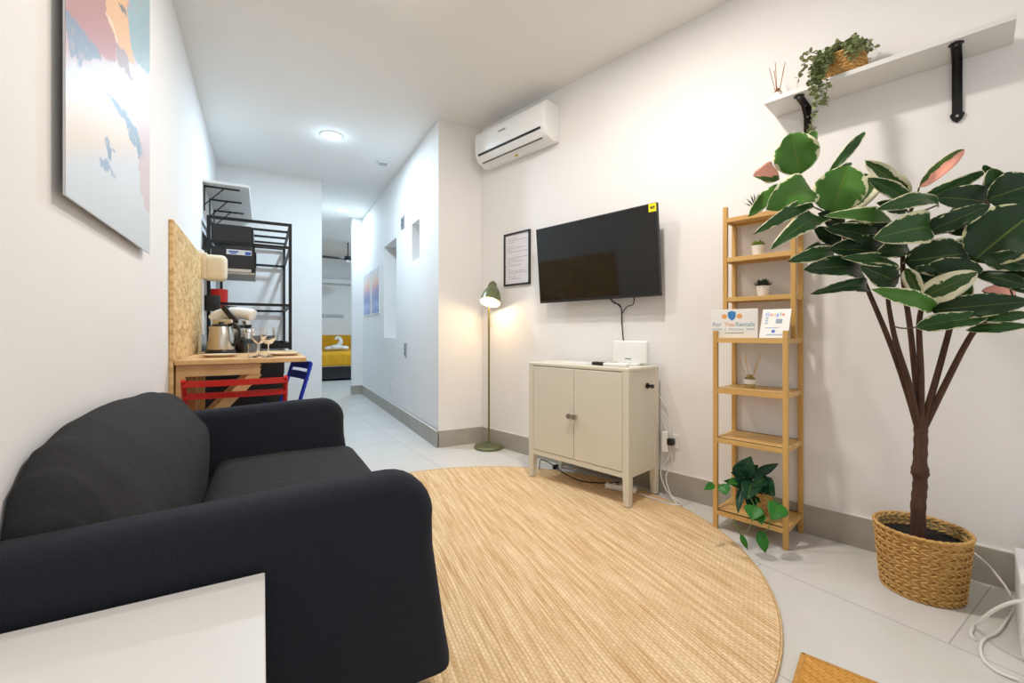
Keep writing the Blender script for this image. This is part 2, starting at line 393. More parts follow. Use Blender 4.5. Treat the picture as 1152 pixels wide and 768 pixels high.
downlight(1.21, 1.45, 'round recessed ceiling light in front of the bamboo shelf and potted plant', 29, NEUT, EXL)
downlight(2.0, 9.2, 'round recessed ceiling light inside the bedroom', 40, COOL, EXW)  # out of sight, added so the bedroom is lit
w = bpy.data.worlds.new('World'); bpy.context.scene.world = w; w.use_nodes = True
w.node_tree.nodes['Background'].inputs['Color'].default_value = (1, .985, .975, 1); w.node_tree.nodes['Background'].inputs['Strength'].default_value = 1.0

# smoke detector / ceiling vent
p = pix(431, 183, 1.896*496/191)
t = thing('ceiling_vent', 'small square white vent plate on corridor ceiling', 'vent', (p.x, p.y, CEIL), 0)
part('plate', WPLAST, t, lambda b: box(b, -.06, .06, -.06, .06, -.014, 0, .004))
part('grille', mat('vent_grey', (190, 194, 198), .5, var=.1), t, lambda b: [box(b, -.045, .045, -.04+.02*k, -.03+.02*k, -.017, -.013) for k in range(5)])

# ------------------------------------------------------------------ rug
rc = cw(-.159, 2.103)
RR = 1.232; RUGZ = .007
def rugdisc(bm):
    lathe(bm, [(0, 0), (RR-.004, 0), (RR, .003), (RR-.004, RUGZ), (RR*.5, RUGZ), (0, RUGZ)], n=128)
t = thing('round_rug', 'large round natural jute rug on the tiled floor', 'rug', (rc.x, rc.y, 0.0005))
JUTE = jutemat(math.radians(-83), None)
part('rug_weave', JUTE, t, rugdisc, 40)
part('rug_border', mat('jute_edging', (226, 192, 140), .9, var=.25, vscale=60, bump=.4, bscale=150), t, lambda b: tube(b, [(math.cos(a)*(RR+.002), math.sin(a)*(RR+.002), .005) for a in [2*PI*k/128 for k in range(129)]], .0042, 6), 60)
# second mat
a = pix(902, 738, 1.02*496/(738-374)); d1 = cw(.55, -.48).normalized(); d2 = Vector((-d1.y, d1.x, 0))*-1
t = thing('jute_mat', 'small orange-brown woven mat, its corner at bottom edge of the photo', 'mat', (a.x, a.y, .0005), math.atan2(d1.y, d1.x))
part('mat_weave', jutemat(.6, None, (224, 168, 88), (196, 138, 62), name='coir_weave'), t, lambda b: box(b, 0, .75, -.5, 0, 0, .012, .004))
part('mat_binding', mat('mat_edging', (206, 152, 76), .9, var=.3, vscale=80), t, lambda b: [box(b, 0, .75, -.012, .002, 0, .014, .003), box(b, -.002, .012, -.5, 0, 0, .014, .003)])

# ------------------------------------------------------------------ sofa
t = thing('sofa', 'charcoal fabric two-seat sofa with rounded arms against left wall', 'sofa', (0, 0, 0))
SX0, SX1, SY0, SY1 = LW+.004, .458, 1.132, 2.78
AT = .125
def arm_profile():
    pts = [(SX0, .10), (SX1, .10), (SX1-.001, .13)]
    pts += [(SX1-.004-.045*k/4, .13+.31*k/4) for k in range(1, 5)]
    cx, cz, r = SX1-.049-.115, .532, .115
    for k in range(0, 9):
        a = math.radians(-10+100*k/8); pts.append((cx+r*math.cos(a), cz+r*math.sin(a)))
    pts += [(SX1-.30, .645), (SX1-.55, .634), (SX0, .620)]
    return pts
def arm(y0, y1):
    def fn(b):
        t2 = bmesh.new(); prism(t2, arm_profile(), y0, y1, 'y')
        bmesh.ops.recalc_face_normals(t2, faces=t2.faces[:])
        es = [e for e in t2.edges if abs(e.verts[0].co.y-e.verts[1].co.y) < 1e-6 and not (e.verts[0].co.z < .101 and e.verts[1].co.z < .101) and not (e.verts[0].co.x < SX0+.001 and e.verts[1].co.x < SX0+.001)]
        bmesh.ops.bevel(t2, geom=es, offset=.045, segments=5, profile=.5, affect='EDGES', clamp_overlap=True)
        merge(b, t2)
    return fn
def puff(bm, x0, x1, y0, y1, z0, z1, bulge, nx=10, ny=20, nz=8, rad=.06, wr=0.0, fn=None):
    # rounded, slightly inflated upholstered block
    t2 = bmesh.new(); bmesh.ops.create_cube(t2, size=2)
    bmesh.ops.subdivide_edges(t2, edges=t2.edges[:], cuts=13, use_grid_fill=True)
    hx, hy, hz = (x1-x0)/2, (y1-y0)/2, (z1-z0)/2; c = Vector(((x0+x1)/2, (y0+y1)/2, (z0+z1)/2))
    for v in t2.verts:
        u = v.co.copy()
        u = Vector([math.copysign(1-(1-abs(q))**1.5 if abs(q) > .0 else 0, q) for q in u]) if False else u
        P = Vector((u.x*hx, u.y*hy, u.z*hz))
        inner = Vector((max(-hx+rad, min(hx-rad, P.x)), max(-hy+rad, min(hy-rad, P.y)), max(-hz+rad, min(hz-rad, P.z))))
        d = P-inner
        if d.length > 1e-6: P = inner+d.normalized()*min(rad, d.length) if d.length > rad else P
        P.x += bulge[0]*math.copysign(1, u.x)*(1-u.y**2)*(1-u.z**2) if abs(u.x) > .99 else 0
        P.y += bulge[1]*math.copysign(1, u.y)*(1-u.x**2)*(1-u.z**2) if abs(u.y) > .99 else 0
        P.z += bulge[2]*math.copysign(1, u.z)*(1-u.x**2)*(1-u.y**4) if abs(u.z) > .99 else 0
        P += c
        if wr: P += Vector((1, 0, .5))*wr*mnoise.noise(Vector((P.x*7, P.y*9, P.z*4)))
        if fn: P = fn(P)
        v.co = P
    merge(bm, t2)
part('arm', SOFA, t, arm(SY0, SY0+AT), 60)
part('arm', SOFA, t, arm(SY1-AT, SY1), 60)
part('base', SOFA, t, lambda b: box(b, SX0+.02, SX1-.03, SY0+AT-.01, SY1-AT+.01, .11, .30, .02, 3), 60)
def smooth(stops, v):
    for (a, x), (b_, y) in zip(stops, stops[1:]):
        if v <= b_:
            k = max(0, (v-a)/(b_-a)); k = k*k*(3-2*k); return x*(1-k)+y*k
    return stops[-1][1]
def backmesh(b):
    xr = LW+.004; rings = []
    ys = [1.235, 1.24, 1.25, 1.265, 1.28]+[1.30+.03*k for k in range(47)]+[2.70, 2.715, 2.73]
    for y in ys:
        zt = smooth([(1.235, .65), (1.27, .725), (1.36, .775), (1.55, .80), (1.8, .805), (2.15, .785), (2.5, .75), (2.66, .70), (2.73, .60)], y)
        xf = smooth([(1.235, -.25), (1.35, -.225), (1.6, -.205), (2.2, -.205), (2.5, -.225), (2.66, -.27), (2.73, -.35)], y)
        prof = spline([(xr, 0, .29), (xr, 0, .50), (xr, 0, zt-.05), (xr+.022, 0, zt-.008), (xr+.065, 0, zt), (xr+.115, 0, zt-.03), (xf-.045, 0, zt-.11), (xf+.005, 0, .56), (xf+.004, 0, .42), (xf-.01, 0, .29)], 5)
        ring = []
        for p in prof:
            w_ = mnoise.noise(Vector((p.x*3+p.z*3, y*4-p.z*5, p.z*2)))*.008
            k = 1 if p.x > xr+.03 else 0
            ring.append(b.verts.new((p.x+w_*k, y, p.z+w_*.5*k)))
        rings.append(ring)
    for a, c in zip(rings, rings[1:]):
        n = len(a)
        for k in range(n): b.faces.new((a[k], a[(k+1) % n], c[(k+1) % n], c[k]))
    b.faces.new(rings[0]); b.faces.new(rings[-1])
SOFAB = mat('charcoal_fabric_creased', (56, 56, 57), .92, var=.15, vscale=200, bump=.7, bscale=13, spec=.1, stretch=(1, 1.6, .5))
part('backrest', SOFAB, t, backmesh, 75)
part('seat_cushion', SOFAB, t, lambda b: puff(b, -.20, SX1-.012, SY0+AT-.005, SY1-AT+.005, .24, .395, (.01, 0, .022), rad=.05, wr=.003), 180)
for x in (SX0+.09, SX1-.1):
    for y in (SY0+.07, SY1-.07):
        part('leg', BPLAST, t, lambda b, x=x, y=y: lathe(b, [(0, .008), (.016, .008), (.022, .105), (0, .105)], (x, y, 0), 16), 60)
# ------------------------------------------------------------------ white side table at the sofa arm
cn = cw((298-CX)/F*.97, .97)
t = thing('side_table', 'plain white side table beside the near sofa arm', 'table', (cn.x, cn.y, 0))
TW, TD = cn.x-LW-.01, .55
part('tabletop', WHITE, t, lambda b: box(b, -TW, 0, -TD, 0, .444, .494, .003))
for x in (-TW+.03, -.03):
    for y in (-TD+.03, -.03):
        part('leg', WHITE, t, lambda b, x=x, y=y: box(b, x-.025, x+.025, y-.025, y+.025, 0, .444, .003))

# ------------------------------------------------------------------ framed art on left wall
AY0, AY1, AZ0, AZ1 = 1.492, 2.429, 1.36, 2.60
t = thing('wall_art', 'large unframed pastel print of mauve, orange and teal shapes', 'picture', (LW, AY0, AZ0))
part('panel', mat('canvas_side', (214, 214, 214), .6, var=.05), t, lambda b: box(b, .021, .0255, 0, AY1-AY0, 0, AZ1-AZ0))
for z in (.15, 1.05): part('spacer', PINE, t, lambda b, z=z: box(b, .001, .021, .10, AY1-AY0-.10, z, z+.03))
POLY = [
 ([(45, -300), (150, -300), (195, 130), (190, 195), (110, 150), (45, 40)], (198, 146, 146)),
 ([(150, -300), (215, -300), (235, 110), (245, 200), (200, 150), (175, 80)], (243, 196, 150)),
 ([(165, 30), (180, 60), (215, 175), (205, 180), (190, 120)], (250, 226, 204)),
 ([(215, -300), (320, -300), (320, 235), (262, 200), (240, 150)], (158, 192, 200)),
 ([(205, 0), (222, 30), (228, 60), (214, 40)], (120, 120, 130)),
 ([(195, 130), (225, 160), (240, 215), (250, 250), (215, 215), (195, 180)], (178, 160, 166)),
 ([(40, 20), (70, 60), (100, 105), (140, 150), (148, 190), (105, 180), (80, 215), (70, 160), (55, 190), (40, 100)], (140, 156, 178)),
 ([(165, 290), (195, 310), (240, 365), (268, 425), (285, 480), (268, 490), (230, 410), (200, 350)], (128, 154, 182)),
 ([(240, 345), (320, 290), (320, 700), (275, 620), (262, 520), (272, 470), (262, 410)], (220, 196, 198)),
 ([(155, 430), (170, 426), (186, 465), (182, 500), (165, 485)], (132, 156, 184)),
 ([(145, 484), (160, 492), (192, 545), (180, 545), (150, 510)], (150, 172, 200)),
]
def inpoly(x, y, P):
    c = False; j = len(P)-1
    for i in range(len(P)):
        if (P[i][1] > y) != (P[j][1] > y) and x < (P[j][0]-P[i][0])*(y-P[i][1])/(P[j][1]-P[i][1])+P[i][0]: c = not c
        j = i
    return c
def artcol(yw, zw):
    xa = LW+.026; X = CT*xa-ST*yw; Y = ST*xa+CT*yw
    px = (CX+F*X/Y-60)*2.742; py = (HY-F*(zw-CH)/Y)*2.742
    nx = mnoise.noise(Vector((yw*14, zw*14, 0))); ny = mnoise.noise(Vector((yw*14, zw*14, 9)))
    px += nx*12; py += ny*16
    stops = [(-300, (200, 150, 150)), (150, (214, 178, 180)), (215, (226, 232, 242)), (275, (242, 240, 240)), (330, (244, 228, 212)), (430, (243, 226, 210)), (510, (226, 230, 236)), (590, (222, 228, 232)), (800, (216, 222, 226))]
    c = stops[-1][1]
    for (a, ca), (b_, cb) in zip(stops, stops[1:]):
        if a <= py < b_:
            k = (py-a)/(b_-a); c = tuple(ca[i]*(1-k)+cb[i]*k for i in range(3)); break
    for P, pc in POLY:
        if inpoly(px, py, P):
            k = .95 if py < 170 else .85
            if 200 < py < 290 and px < 200: k = .35
            if pc[2] > pc[0] and mnoise.noise(Vector((yw*40, zw*40, 3))) > .28 and pc[0] < 160: k *= .6
            c = tuple(c[i]*(1-k)+pc[i]*k for i in range(3))
    return c
def artmesh():
    bm = bmesh.new(); lay = bm.loops.layers.color.new('Col'); nu, nv = 110, 150; G = []
    for j in range(nv+1):
        G.append([bm.verts.new((.026, (AY1-AY0)*i/nu, (AZ1-AZ0)*j/nv)) for i in range(nu+1)])
    for j in range(nv):
        for i in range(nu):
            f = bm.faces.new((G[j][i], G[j][i+1], G[j+1][i+1], G[j+1][i]))
            for l in f.loops:
                c = artcol(AY0+l.vert.co.y, AZ0+l.vert.co.z); l[lay] = (c[0]/275, c[1]/272, c[2]/270, 1)
    return bm
obj('print', artmesh(), vcolmat('art_print', .5), t, recalc=False)

# wall crack mark, above the kitchen
# ------------------------------------------------------------------ OSB panel
t = thing('strand_board_panel', 'upright strand board panel fixed to left wall above the table', 'panel', (LW, 3.05, .30))
part('board', OSB, t, lambda b: box(b, .002, .020, 0, 1.28, 0, 1.345, .001, 1))
part('edge_batten', OSB, t, lambda b: box(b, .002, .021, -.010, .0, 0, 1.345, .001, 1))
# vertical white trunking at the panel's far end
p0 = Vector((LW, 4.33, 1.02))
tag(part('cable_trunking', WPLAST, None, lambda b: [box(b, LW, LW+.03, 4.335, 4.41, 1.00, 1.69, .004), box(b, LW+.03, LW+.034, 4.35, 4.395, 1.0, 1.69, .002)]), 'narrow white vertical trunking at the far edge of the strand board', 'trunking')

# ------------------------------------------------------------------ wall table
TZ = .866; TX1 = .239; TY0, TY1 = 3.03, 4.28
t = thing('wall_table', 'pine wall-fixed dining table with diagonal braces below', 'table', (LW+.027, TY0, 0))
tw = TX1-LW-.027
part('tabletop', PINE, t, lambda b: box(b, 0, tw, 0, TY1-TY0, TZ-.028, TZ, .004))
for y in (.03, .50, .97):
    def fr(b, y=y):
        box(b, .002, .045, y, y+.05, .30, TZ-.03); box(b, .045, tw*.62, y, y+.05, TZ-.095, TZ-.03)
        bar(b, (.03, y+.025, .38), (tw*.60, y+.025, TZ-.085), .04, .055)
    part('brace', PINE, t, fr)
part('rail', PINE, t, lambda b: box(b, .004, .03, .05, 1.2, TZ-.10, TZ-.03))
# folding chairs
def chair(name, label, m, loc, rotz, w=.50, hs=1.0, th=1.0):
    c = thing(name, label, 'chair', loc, rotz, None)     # local: faces +y, back at y=0
    hw = w/2
    for s in (-1, 1):
        part('back_post', m, c, lambda b, s=s: tube(b, [(s*hw, .50, .0), (s*hw, .22, .40), (s*hw, .06, .66), (s*hw, 0, .755)], [.013*th, .014*th, .014*th, .013*th], 10), 60)
        part('leg', m, c, lambda b, s=s: bar(b, (s*(hw-.03), .02, .0), (s*(hw-.03), .46, .455), .02*th, .03*th), 30)
    for z, y in ((.735, .008), (.662, .05)):
        def rl(b, z=z, y=y):
            pts = [(-hw+(w*k/8), y-.022*math.sin(PI*k/8), z) for k in range(9)]
            for p, q in zip(pts, pts[1:]): bar(b, p, q, .016*th, .034*th)
        part('back_rail', m, c, rl)
    def seat(b):
        for k in range(5): box(b, -hw+.02, hw-.02, .10+.075*k, .165+.075*k, .435, .452, .004, 1)
        bar(b, (-hw+.015, .10, .43), (-hw+.015, .475, .43), .02, .02); bar(b, (hw-.015, .10, .43), (hw-.015, .475, .43), .02, .02)
    part('seat', m, c, seat)
    part('stretcher', m, c, lambda b: bar(b, (-hw+.03, .12, .12), (hw-.03, .12, .12), .02, .025))
    c.scale = (1, 1 if hs == 1 else .5, hs)
    return c
chair('folding_chair', 'red wooden folding chair tucked under the pine table behind the sofa', RED, (-.128, 2.985, 0), 0, .50)
chair('folding_chair', 'blue wooden folding chair at the far corner of pine table', BLUE, (.262, 3.72, 0), math.radians(104), .40, 1.06, 1.6)

# ------------------------------------------------------------------ kitchen run and rack
t = thing('kitchen_base_unit', 'black kitchen base unit standing below the black metal rack', 'cabinet', (LW, 4.50, 0))
part('carcass', mat('black_laminate', (16, 16, 18), .5, var=.2, vscale=8), t, lambda b: box(b, .005, .60, 0, 1.42, .08, .83, .004))
part('plinth', BPLAST, t, lambda b: box(b, .005, .55, .02, 1.40, 0, .08))
part('worktop', mat('black_worktop', (24, 24, 26), .4, var=.2, vscale=40), t, lambda b: box(b, .002, .635, -.01, 1.425, .83, .862, .004))
for k in range(2):
    d = part('door', mat('black_door_front', (20, 20, 22), .4, var=.1), t, lambda b, k=k: box(b, .60, .618, .01+.70*k, .70+.70*k, .09, .82, .003))
    part('handle', BLACK, d, lambda b, k=k: tube(b, [(.64, .60+.12*k, .60), (.64, .60+.12*k, .75)], .006, 8))
RKX0, RKX1, RKY0, RKY1, RZ0, RZ1 = -.40, .222, 4.545, 5.87, .862, 2.02
t = thing('metal_rack', 'open black metal tube rack on the kitchen base unit', 'rack', (0, 0, 0))
tb = .026
for x in (RKX0, RKX1):
    for y in (RKY0, RKY1):
        part('post', BLACK, t, lambda b, x=x, y=y: box(b, x-tb/2, x+tb/2, y-tb/2, y+tb/2, RZ0, RZ1))
for z, nm in ((RZ1-.012, 'top_frame'), (1.80, 'upper_frame'), (1.27, 'lower_frame'), (.90, 'bottom_frame')):
    def fr(b, z=z):
        h = .024 if z > .95 else .05
        for y in (RKY0, RKY1): box(b, RKX0, RKX1, y-tb/2+.002, y+tb/2-.002, z-h/2, z+h/2)
        for x in (RKX0, RKX1): box(b, x-tb/2+.002, x+tb/2-.002, RKY0, RKY1, z-h/2, z+h/2)
    part(nm, BLACK, t, fr)
for y in (4.87, 5.20, 5.53):
    part('top_bar', BLACK, t, lambda b, y=y: box(b, RKX0, RKX1, y-.011, y+.011, RZ1-.023, RZ1-.003))
part('appliance_shelf', mat('grey_board', (176, 172, 164), .5, var=.05), t, lambda b: box(b, RKX0, -.06, RKY0+.03, 5.15, 1.535, 1.553))
for y in (RKY0+.04, 5.14):
    part('shelf_hanger', BLACK, t, lambda b, y=y: box(b, -.075, -.06, y-.006, y+.006, 1.535, 1.80))
# microwave and the box above it
def sticker(parent, x0, x1, y, z0, z1):
    part('sticker', mat('label_paper', (226, 230, 236), .5, var=.02), parent, lambda b: box(b, x0, x1, y-.001, y, z0, z1))
    part('sticker_print', mat('label_blue', (40, 90, 180), .5, var=.05), parent, lambda b: [box(b, x0+.016, x0+.09, y-.002, y-.001, z0+.02, z1-.012), box(b, x0+.03, x0+.075, y-.002, y-.001, z0+.006, z0+.016), box(b, x1-.05, x1-.004, y-.002, y-.001, z0+.004, z0+.03)])
mx0, mx1, my0, my1 = -.385, -.085, RKY0+.03, 5.05
t = thing('microwave', 'black microwave with white and blue side sticker in the metal rack', 'microwave', (0, 0, 0))
part('body', mat('microwave_black', (26, 26, 28), .35, var=.08), t, lambda b: box(b, mx0, mx1, my0, my1, 1.56, 1.765, .004))
part('base_strip', STEEL, t, lambda b: box(b, mx0+.004, mx1-.002, my0-.003, my0+.02, 1.555, 1.582, .002))
d = part('door', CHAR, t, lambda b: box(b, mx1, mx1+.016, my0, my1-.1, 1.562, 1.763, .004))
part('handle', BLACK, d, lambda b: tube(b, [(mx1+.03, my0+.02, 1.60), (mx1+.03, my0+.02, 1.74)], .007, 8))
part('control_panel', STEEL, t, lambda b: box(b, mx1, mx1+.016, my1-.098, my1, 1.562, 1.763, .004))
sticker(t, -.275, -.085, my0, 1.705, 1.75)
t = thing('black_oven', 'plain black boxy appliance on the rack shelf above the microwave', 'oven', (0, 0, 0))
part('body', mat('oven_black', (30, 30, 32), .35, var=.08), t, lambda b: box(b, mx0, mx1, my0, my1, 1.815, 1.965, .006))
part('front_panel', CHAR, t, lambda b: box(b, mx1, mx1+.014, my0+.01, my1-.01, 1.82, 1.96, .004))
part('foot_rail', BLACK, t, lambda b: [box(b, mx0, mx1, y, y+.02, 1.808, 1.818) for y in (my0+.03, my1-.06)])
# white shelf high on the left wall
t = thing('wall_shelf', 'white wall shelf above the black rack on slim black brackets', 'shelf', (LW, 4.60, 2.315))
part('board', WHITE, t, lambda b: box(b, .001, .345, 0, 1.28, 0, .022, .002))
for y in (.10, .55, 1.0):
    part('bracket', BLACK, t, lambda b, y=y: [box(b, .0, .27, y, y+.018, -.012, 0), box(b, .0, .01, y, y+.018, -.22, 0), bar(b, (.005, y+.009, -.17), (.15, y+.009, -.008), .014, .008)])
# wall dispenser and two holders beyond the strand board
t = thing('wall_dispenser', 'rounded cream dispenser on the wall at the far edge of strand board', 'dispenser', (LW+.03, 4.38, 1.445))
part('body', CREAM, t, lambda b: box(b, .0, .165, -.055, .055, 0, .215, .042, 5), 60)
part('back_plate', CREAM, t, lambda b: box(b, -.028, .03, -.05, .05, .01, .225, .012, 3), 60)
def mug(label, m, loc, r, h, rz_):
    t = thing('mug', label, 'mug', loc, rz_, None)
    part('cup', m, t, lambda b: lathe(b, [(0, 0), (r*.9, 0), (r, .01), (r*1.03, h), (r*.93, h), (r*.86, .012), (0, .012)], n=28), 40)
    part('handle', m, t, lambda b: tube(b, spline([(r*.98, 0, h*.8), (r*1.6, 0, h*.75), (r*1.7, 0, h*.45), (r*1.4, 0, h*.2), (r*.95, 0, h*.2)], 5), .006, 8), 60)
    return t
t = thing('hook_rail', 'slim black hook rail on the wall under the cream dispenser', 'hooks', (LW, 4.36, 1.30))
part('rail', BLACK, t, lambda b: box(b, .001, .012, 0, .50, 0, .025, .002))
for y in (.07, .40):
    part('hook', BLACK, t, lambda b, y=y: tube(b, spline([(.01, y, .012), (.03, y, .0), (.036, y, .012), (.034, y, .024)], 4), .003, 6), 60)
mug('black cup hanging at the wall just above the steel kettle', mat('black_ceramic', (26, 26, 28), .4, var=.05), (-.366, 4.44, 1.20), .056, .13, PI/2)
mug('red cup hanging behind the black cup, above the kettle', mat('red_ceramic', (224, 40, 24), .4, var=.05), (-.342, 4.78, 1.245), .066, .165, PI/2)

# ------------------------------------------------------------------ tableware
def onT(px, py):                          # point on the table plane
    Y = (CH-TZ)*F/(py-HY); v = pix(px, py, Y); v.z = TZ; return v
t = thing('electric_kettle', 'stainless steel electric kettle with black handle on pine table', 'kettle', (*onT(249, 397.5)[:2], TZ), -.55)
part('body', STEEL, t, lambda b: lathe(b, [(0, .03), (.088, .03), (.09, .04), (.072, .185), (.064, .20), (0, .20)], n=40), 40)
part('base', BPLAST, t, lambda b: lathe(b, [(0, 0), (.098, 0), (.10, .012), (.09, .03), (0, .03)], n=36), 40)
part('lid', BPLAST, t, lambda b: lathe(b, [(.066, .20), (.058, .214), (.02, .218), (.016, .232), (0, .234)], n=32), 40)
part('handle', BPLAST, t, lambda b: tube(b, spline([(.05, 0, .208), (.10, 0, .215), (.135, 0, .17), (.128, 0, .10), (.085, 0, .06)], 6), [.011]*25, 10), 60)
part('spout', STEEL, t, lambda b: [tube(b, [(-.055, 0, .15), (-.085, 0, .195)], [.022, .012], 10)], 60)
cm = onT(262, 396.2)
t = thing('coffee_machine', 'white and chrome espresso machine behind the steel kettle', 'coffee machine', (cm.x, cm.y, TZ), -TH)
part('base', BPLAST, t, lambda b: box(b, -.12, .16, -.12, .12, 0, .105, .012, 2))
part('column', STEEL, t, lambda b: box(b, -.11, .055, -.09, .11, .10, .26, .02, 3), 50)
part('head', WPLAST, t, lambda b: tube(b, spline([(-.15, 0, .25), (-.11, 0, .285), (-.03, 0, .305), (.06, 0, .306), (.13, 0, .296), (.16, 0, .285)], 5), [.024]+[.046]*24+[.028], 16), 60)
part('lever_band', BPLAST, t, lambda b: [bar(b, (-.03, -.07, .35), (.075, -.075, .225), .014, .036), bar(b, (-.03, -.07, .355), (-.03, .07, .355), .03, .014)])
part('brew_head', CHROME, t, lambda b: lathe(b, [(0, .215), (.032, .215), (.034, .25), (0, .25)], (.11, 0, 0), 20), 40)
part('portafilter', BLACK, t, lambda b: [tube(b, [(.11, -.02, .205), (.11, -.15, .195)], [.012, .014], 10), lathe(b, [(0, .185), (.03, .19), (.034, .215), (0, .215)], (.11, 0, 0), 20)], 50)
part('milk_jug', CHROME, t, lambda b: lathe(b, [(0, .108), (.042, .108), (.044, .15), (.034, .178), (.03, .178), (.038, .15), (.038, .115), (0, .115)], (.12, 0, 0), 24), 40)
def plate(label, px, py, r):
    v = onT(px, py)
    tag(part('plate', CREAM, None, lambda b: lathe(b, [(0, 0), (r*.62, 0), (r*.98, .014), (r, .018), (r*.97, .018), (r*.6, .006), (0, .005)], (v.x, v.y, TZ), 40), 50), label, 'plate', 'beige plates on the pine table')
plate('beige plate on pine table in front of the kettle', 247, 401.3, .105)
plate('beige plate on the outer side of pine table, right of the glasses', 320, 399.6, .10)
v = onT(285, 402)
tag(part('tumbler', GLASS, None, lambda b: lathe(b, [(0, 0), (.026, 0), (.031, .085), (.0295, .085), (.025, .006), (0, .006)], (v.x, v.y, TZ), 28), 40), 'straight clear glass tumbler between the two plates', 'glass')
def wine(label, px, py):
    v = onT(px, py)
    t = thing('wine_glass', label, 'glass', v, 0, 'stemmed glasses on the pine table')
    part('foot', GLASS, t, lambda b: lathe(b, [(0, 0), (.034, 0), (.034, .002), (.006, .006), (.004, .012), (0, .012)], n=28), 40)
    part('stem', GLASS, t, lambda b: lathe(b, [(.004, .012), (.0035, .07), (.006, .082)], n=14), 60)
    part('bowl', GLASS, t, lambda b: lathe(b, [(0, .080), (.022, .085), (.044, .115), (.047, .14), (.040, .19), (.039, .19), (.0455, .14), (.0425, .117), (.017, .088), (0, .083)], n=32), 60)
wine('clear stemmed glass behind the tumbler, nearer the wall', 291.5, 400.3)
wine('clear stemmed glass between the tumbler and right-hand plate', 302, 401.5)

# ------------------------------------------------------------------ corridor wall fittings
def hw_thing(name, label, cat, t_, z, group=None):
    v = PC+hd*t_; return thing(name, label, cat, (v.x, v.y, z), HA, group)
def minipic(label, a, b_, z0, z1, seed):
    t = hw_thing('small_picture', label, 'picture', a, z0, 'pair of small prints in the corridor')
    w = b_-a; h = z1-z0
    part('backing', WPLAST, t, lambda b: box(b, 0, w, .001, .016, 0, h))
    bm = bmesh.new(); lay = bm.loops.layers.color.new('Col'); nu, nv = 24, 30
    G = [[bm.verts.new((w*(.02+.96*i/nu), .017, h*(.02+.96*j/nv))) for i in range(nu+1)] for j in range(nv+1)]
    st = [(0, (104, 128, 196)), (.2, (168, 182, 222)), (.38, (112, 130, 190)), (.5, (196, 150, 180)), (.62, (240, 170, 150)), (.8, (244, 206, 186)), (1.01, (206, 216, 236))]
    for j in range(nv):
        for i in range(nu):
            f = bm.faces.new((G[j][i], G[j][i+1], G[j+1][i+1], G[j+1][i]))
            for l in f.loops:
                q = l.vert.co.z/h+.12*mnoise.noise(Vector((l.vert.co.x*6+seed, l.vert.co.z*7, seed)))
                q = max(0, min(1, q))
                for (s0, c0), (s1, c1) in zip(st, st[1:]):
                    if s0 <= q < s1:
                        k = (q-s0)/(s1-s0); c = [c0[n]*(1-k)+c1[n]*k for n in range(3)]
                l[lay] = tuple((x*.68+255*.26)/255 for x in c)+(1,)
    obj('print', bm, vcolmat('sunset_print', .5), t, recalc=False)
minipic('pastel sunset print on corridor wall, nearer the tall recess', ht(427.8), ht(419.6), 1.29, 1.95, 1)
minipic('pastel sunset print on corridor wall, nearer the bedroom door', ht(418), ht(410.3), 1.29, 1.95, 5)
t = hw_thing('wall_vent', 'tiny grey vent high on corridor wall between the recesses', 'vent', ht(455.2), 2.20)
part('frame', mat('grey_metal', (150, 152, 156), .4, .4, var=.1), t, lambda b: box(b, 0, .13, .001, .012, 0, .14, .002))
part('slats', mat('dark_slat', (90, 92, 96), .5, var=.1), t, lambda b: [box(b, .015, .115, .011, .016, .02+.022*k, .032+.022*k) for k in range(5)])
t = hw_thing('switch_panel', 'tall grey switch panel low on corridor wall under the small vent', 'switch', ht(458), .76)
part('plate', mat('grey_plate', (186, 192, 198), .4, var=.03), t, lambda b: box(b, 0, .10, .001, .010, 0, .15, .003))
for k in range(3):
    part('rocker', mat('rocker_grey', (130, 138, 146), .4, var=.03), t, lambda b, k=k: box(b, .02, .08, .010, .014, .012+.045*k, .048+.045*k, .002))
t = hw_thing('wall_socket', 'white double socket low on corridor wall', 'socket', ht(442), .24)
part('plate', WPLAST, t, lambda b: box(b, 0, .085, .001, .009, 0, .16, .003))
part('inset', mat('socket_inset', (205, 210, 215), .4, var=.03), t, lambda b: [lathe(b, [(0, 0), (.022, 0), (.022, .003), (0, .003)], (0, 0, 0), 20) if False else box(b, .02, .065, .009, .011, z, z+.045, .004) for z in (.02, .095)])

# ------------------------------------------------------------------ bedroom
t = thing('bed', 'bed with mustard cover and dark base seen through the bedroom doorway', 'bed', (0, 0, 0))
bx0, bx1, by0, by1 = .55, 2.35, 9.95, 11.72
part('base', mat('dark_bed_base', (42, 40, 42), .8, var=.2), t, lambda b: box(b, bx0+.02, bx1-.02, by0+.02, by1, .04, .30, .01))
part('mattress', TOWEL, t, lambda b: box(b, bx0, bx1, by0+.01, by1, .30, .34, .015, 3))
part('bedspread', MUSTARD, t, lambda b: puff(b, bx0-.02, bx1+.02, by0-.03, by1, .30, .60, (0, .01, .02), rad=.05, wr=.006), 180)
part('headboard', MUSTARD, t, lambda b: box(b, bx0, bx1, by1, by1+.07, .04, .96, .03, 3), 50)
for k in range(4):
    part('leg', BPLAST, t, lambda b, k=k: box(b, (bx0+.06, bx1-.10)[k % 2], (bx0+.10, bx1-.06)[k % 2], (by0+.06, by1-.1)[k//2], (by0+.1, by1-.06)[k//2], 0, .045))
v = pix(379, 395, 9.8)
t = thing('folded_towel', 'white towels folded into an upright shape on the mustard bed', 'towel', (v.x, v.y, .63))
part('body', TOWEL, t, lambda b: [sphere(b, (0, 0, .06), .13, 16, (1.2, .8, .5)), sphere(b, (-.17, .02, .045), .09, 14, (1, .9, .5)), sphere(b, (.17, 0, .045), .09, 14, (1, .9, .55))], 180)
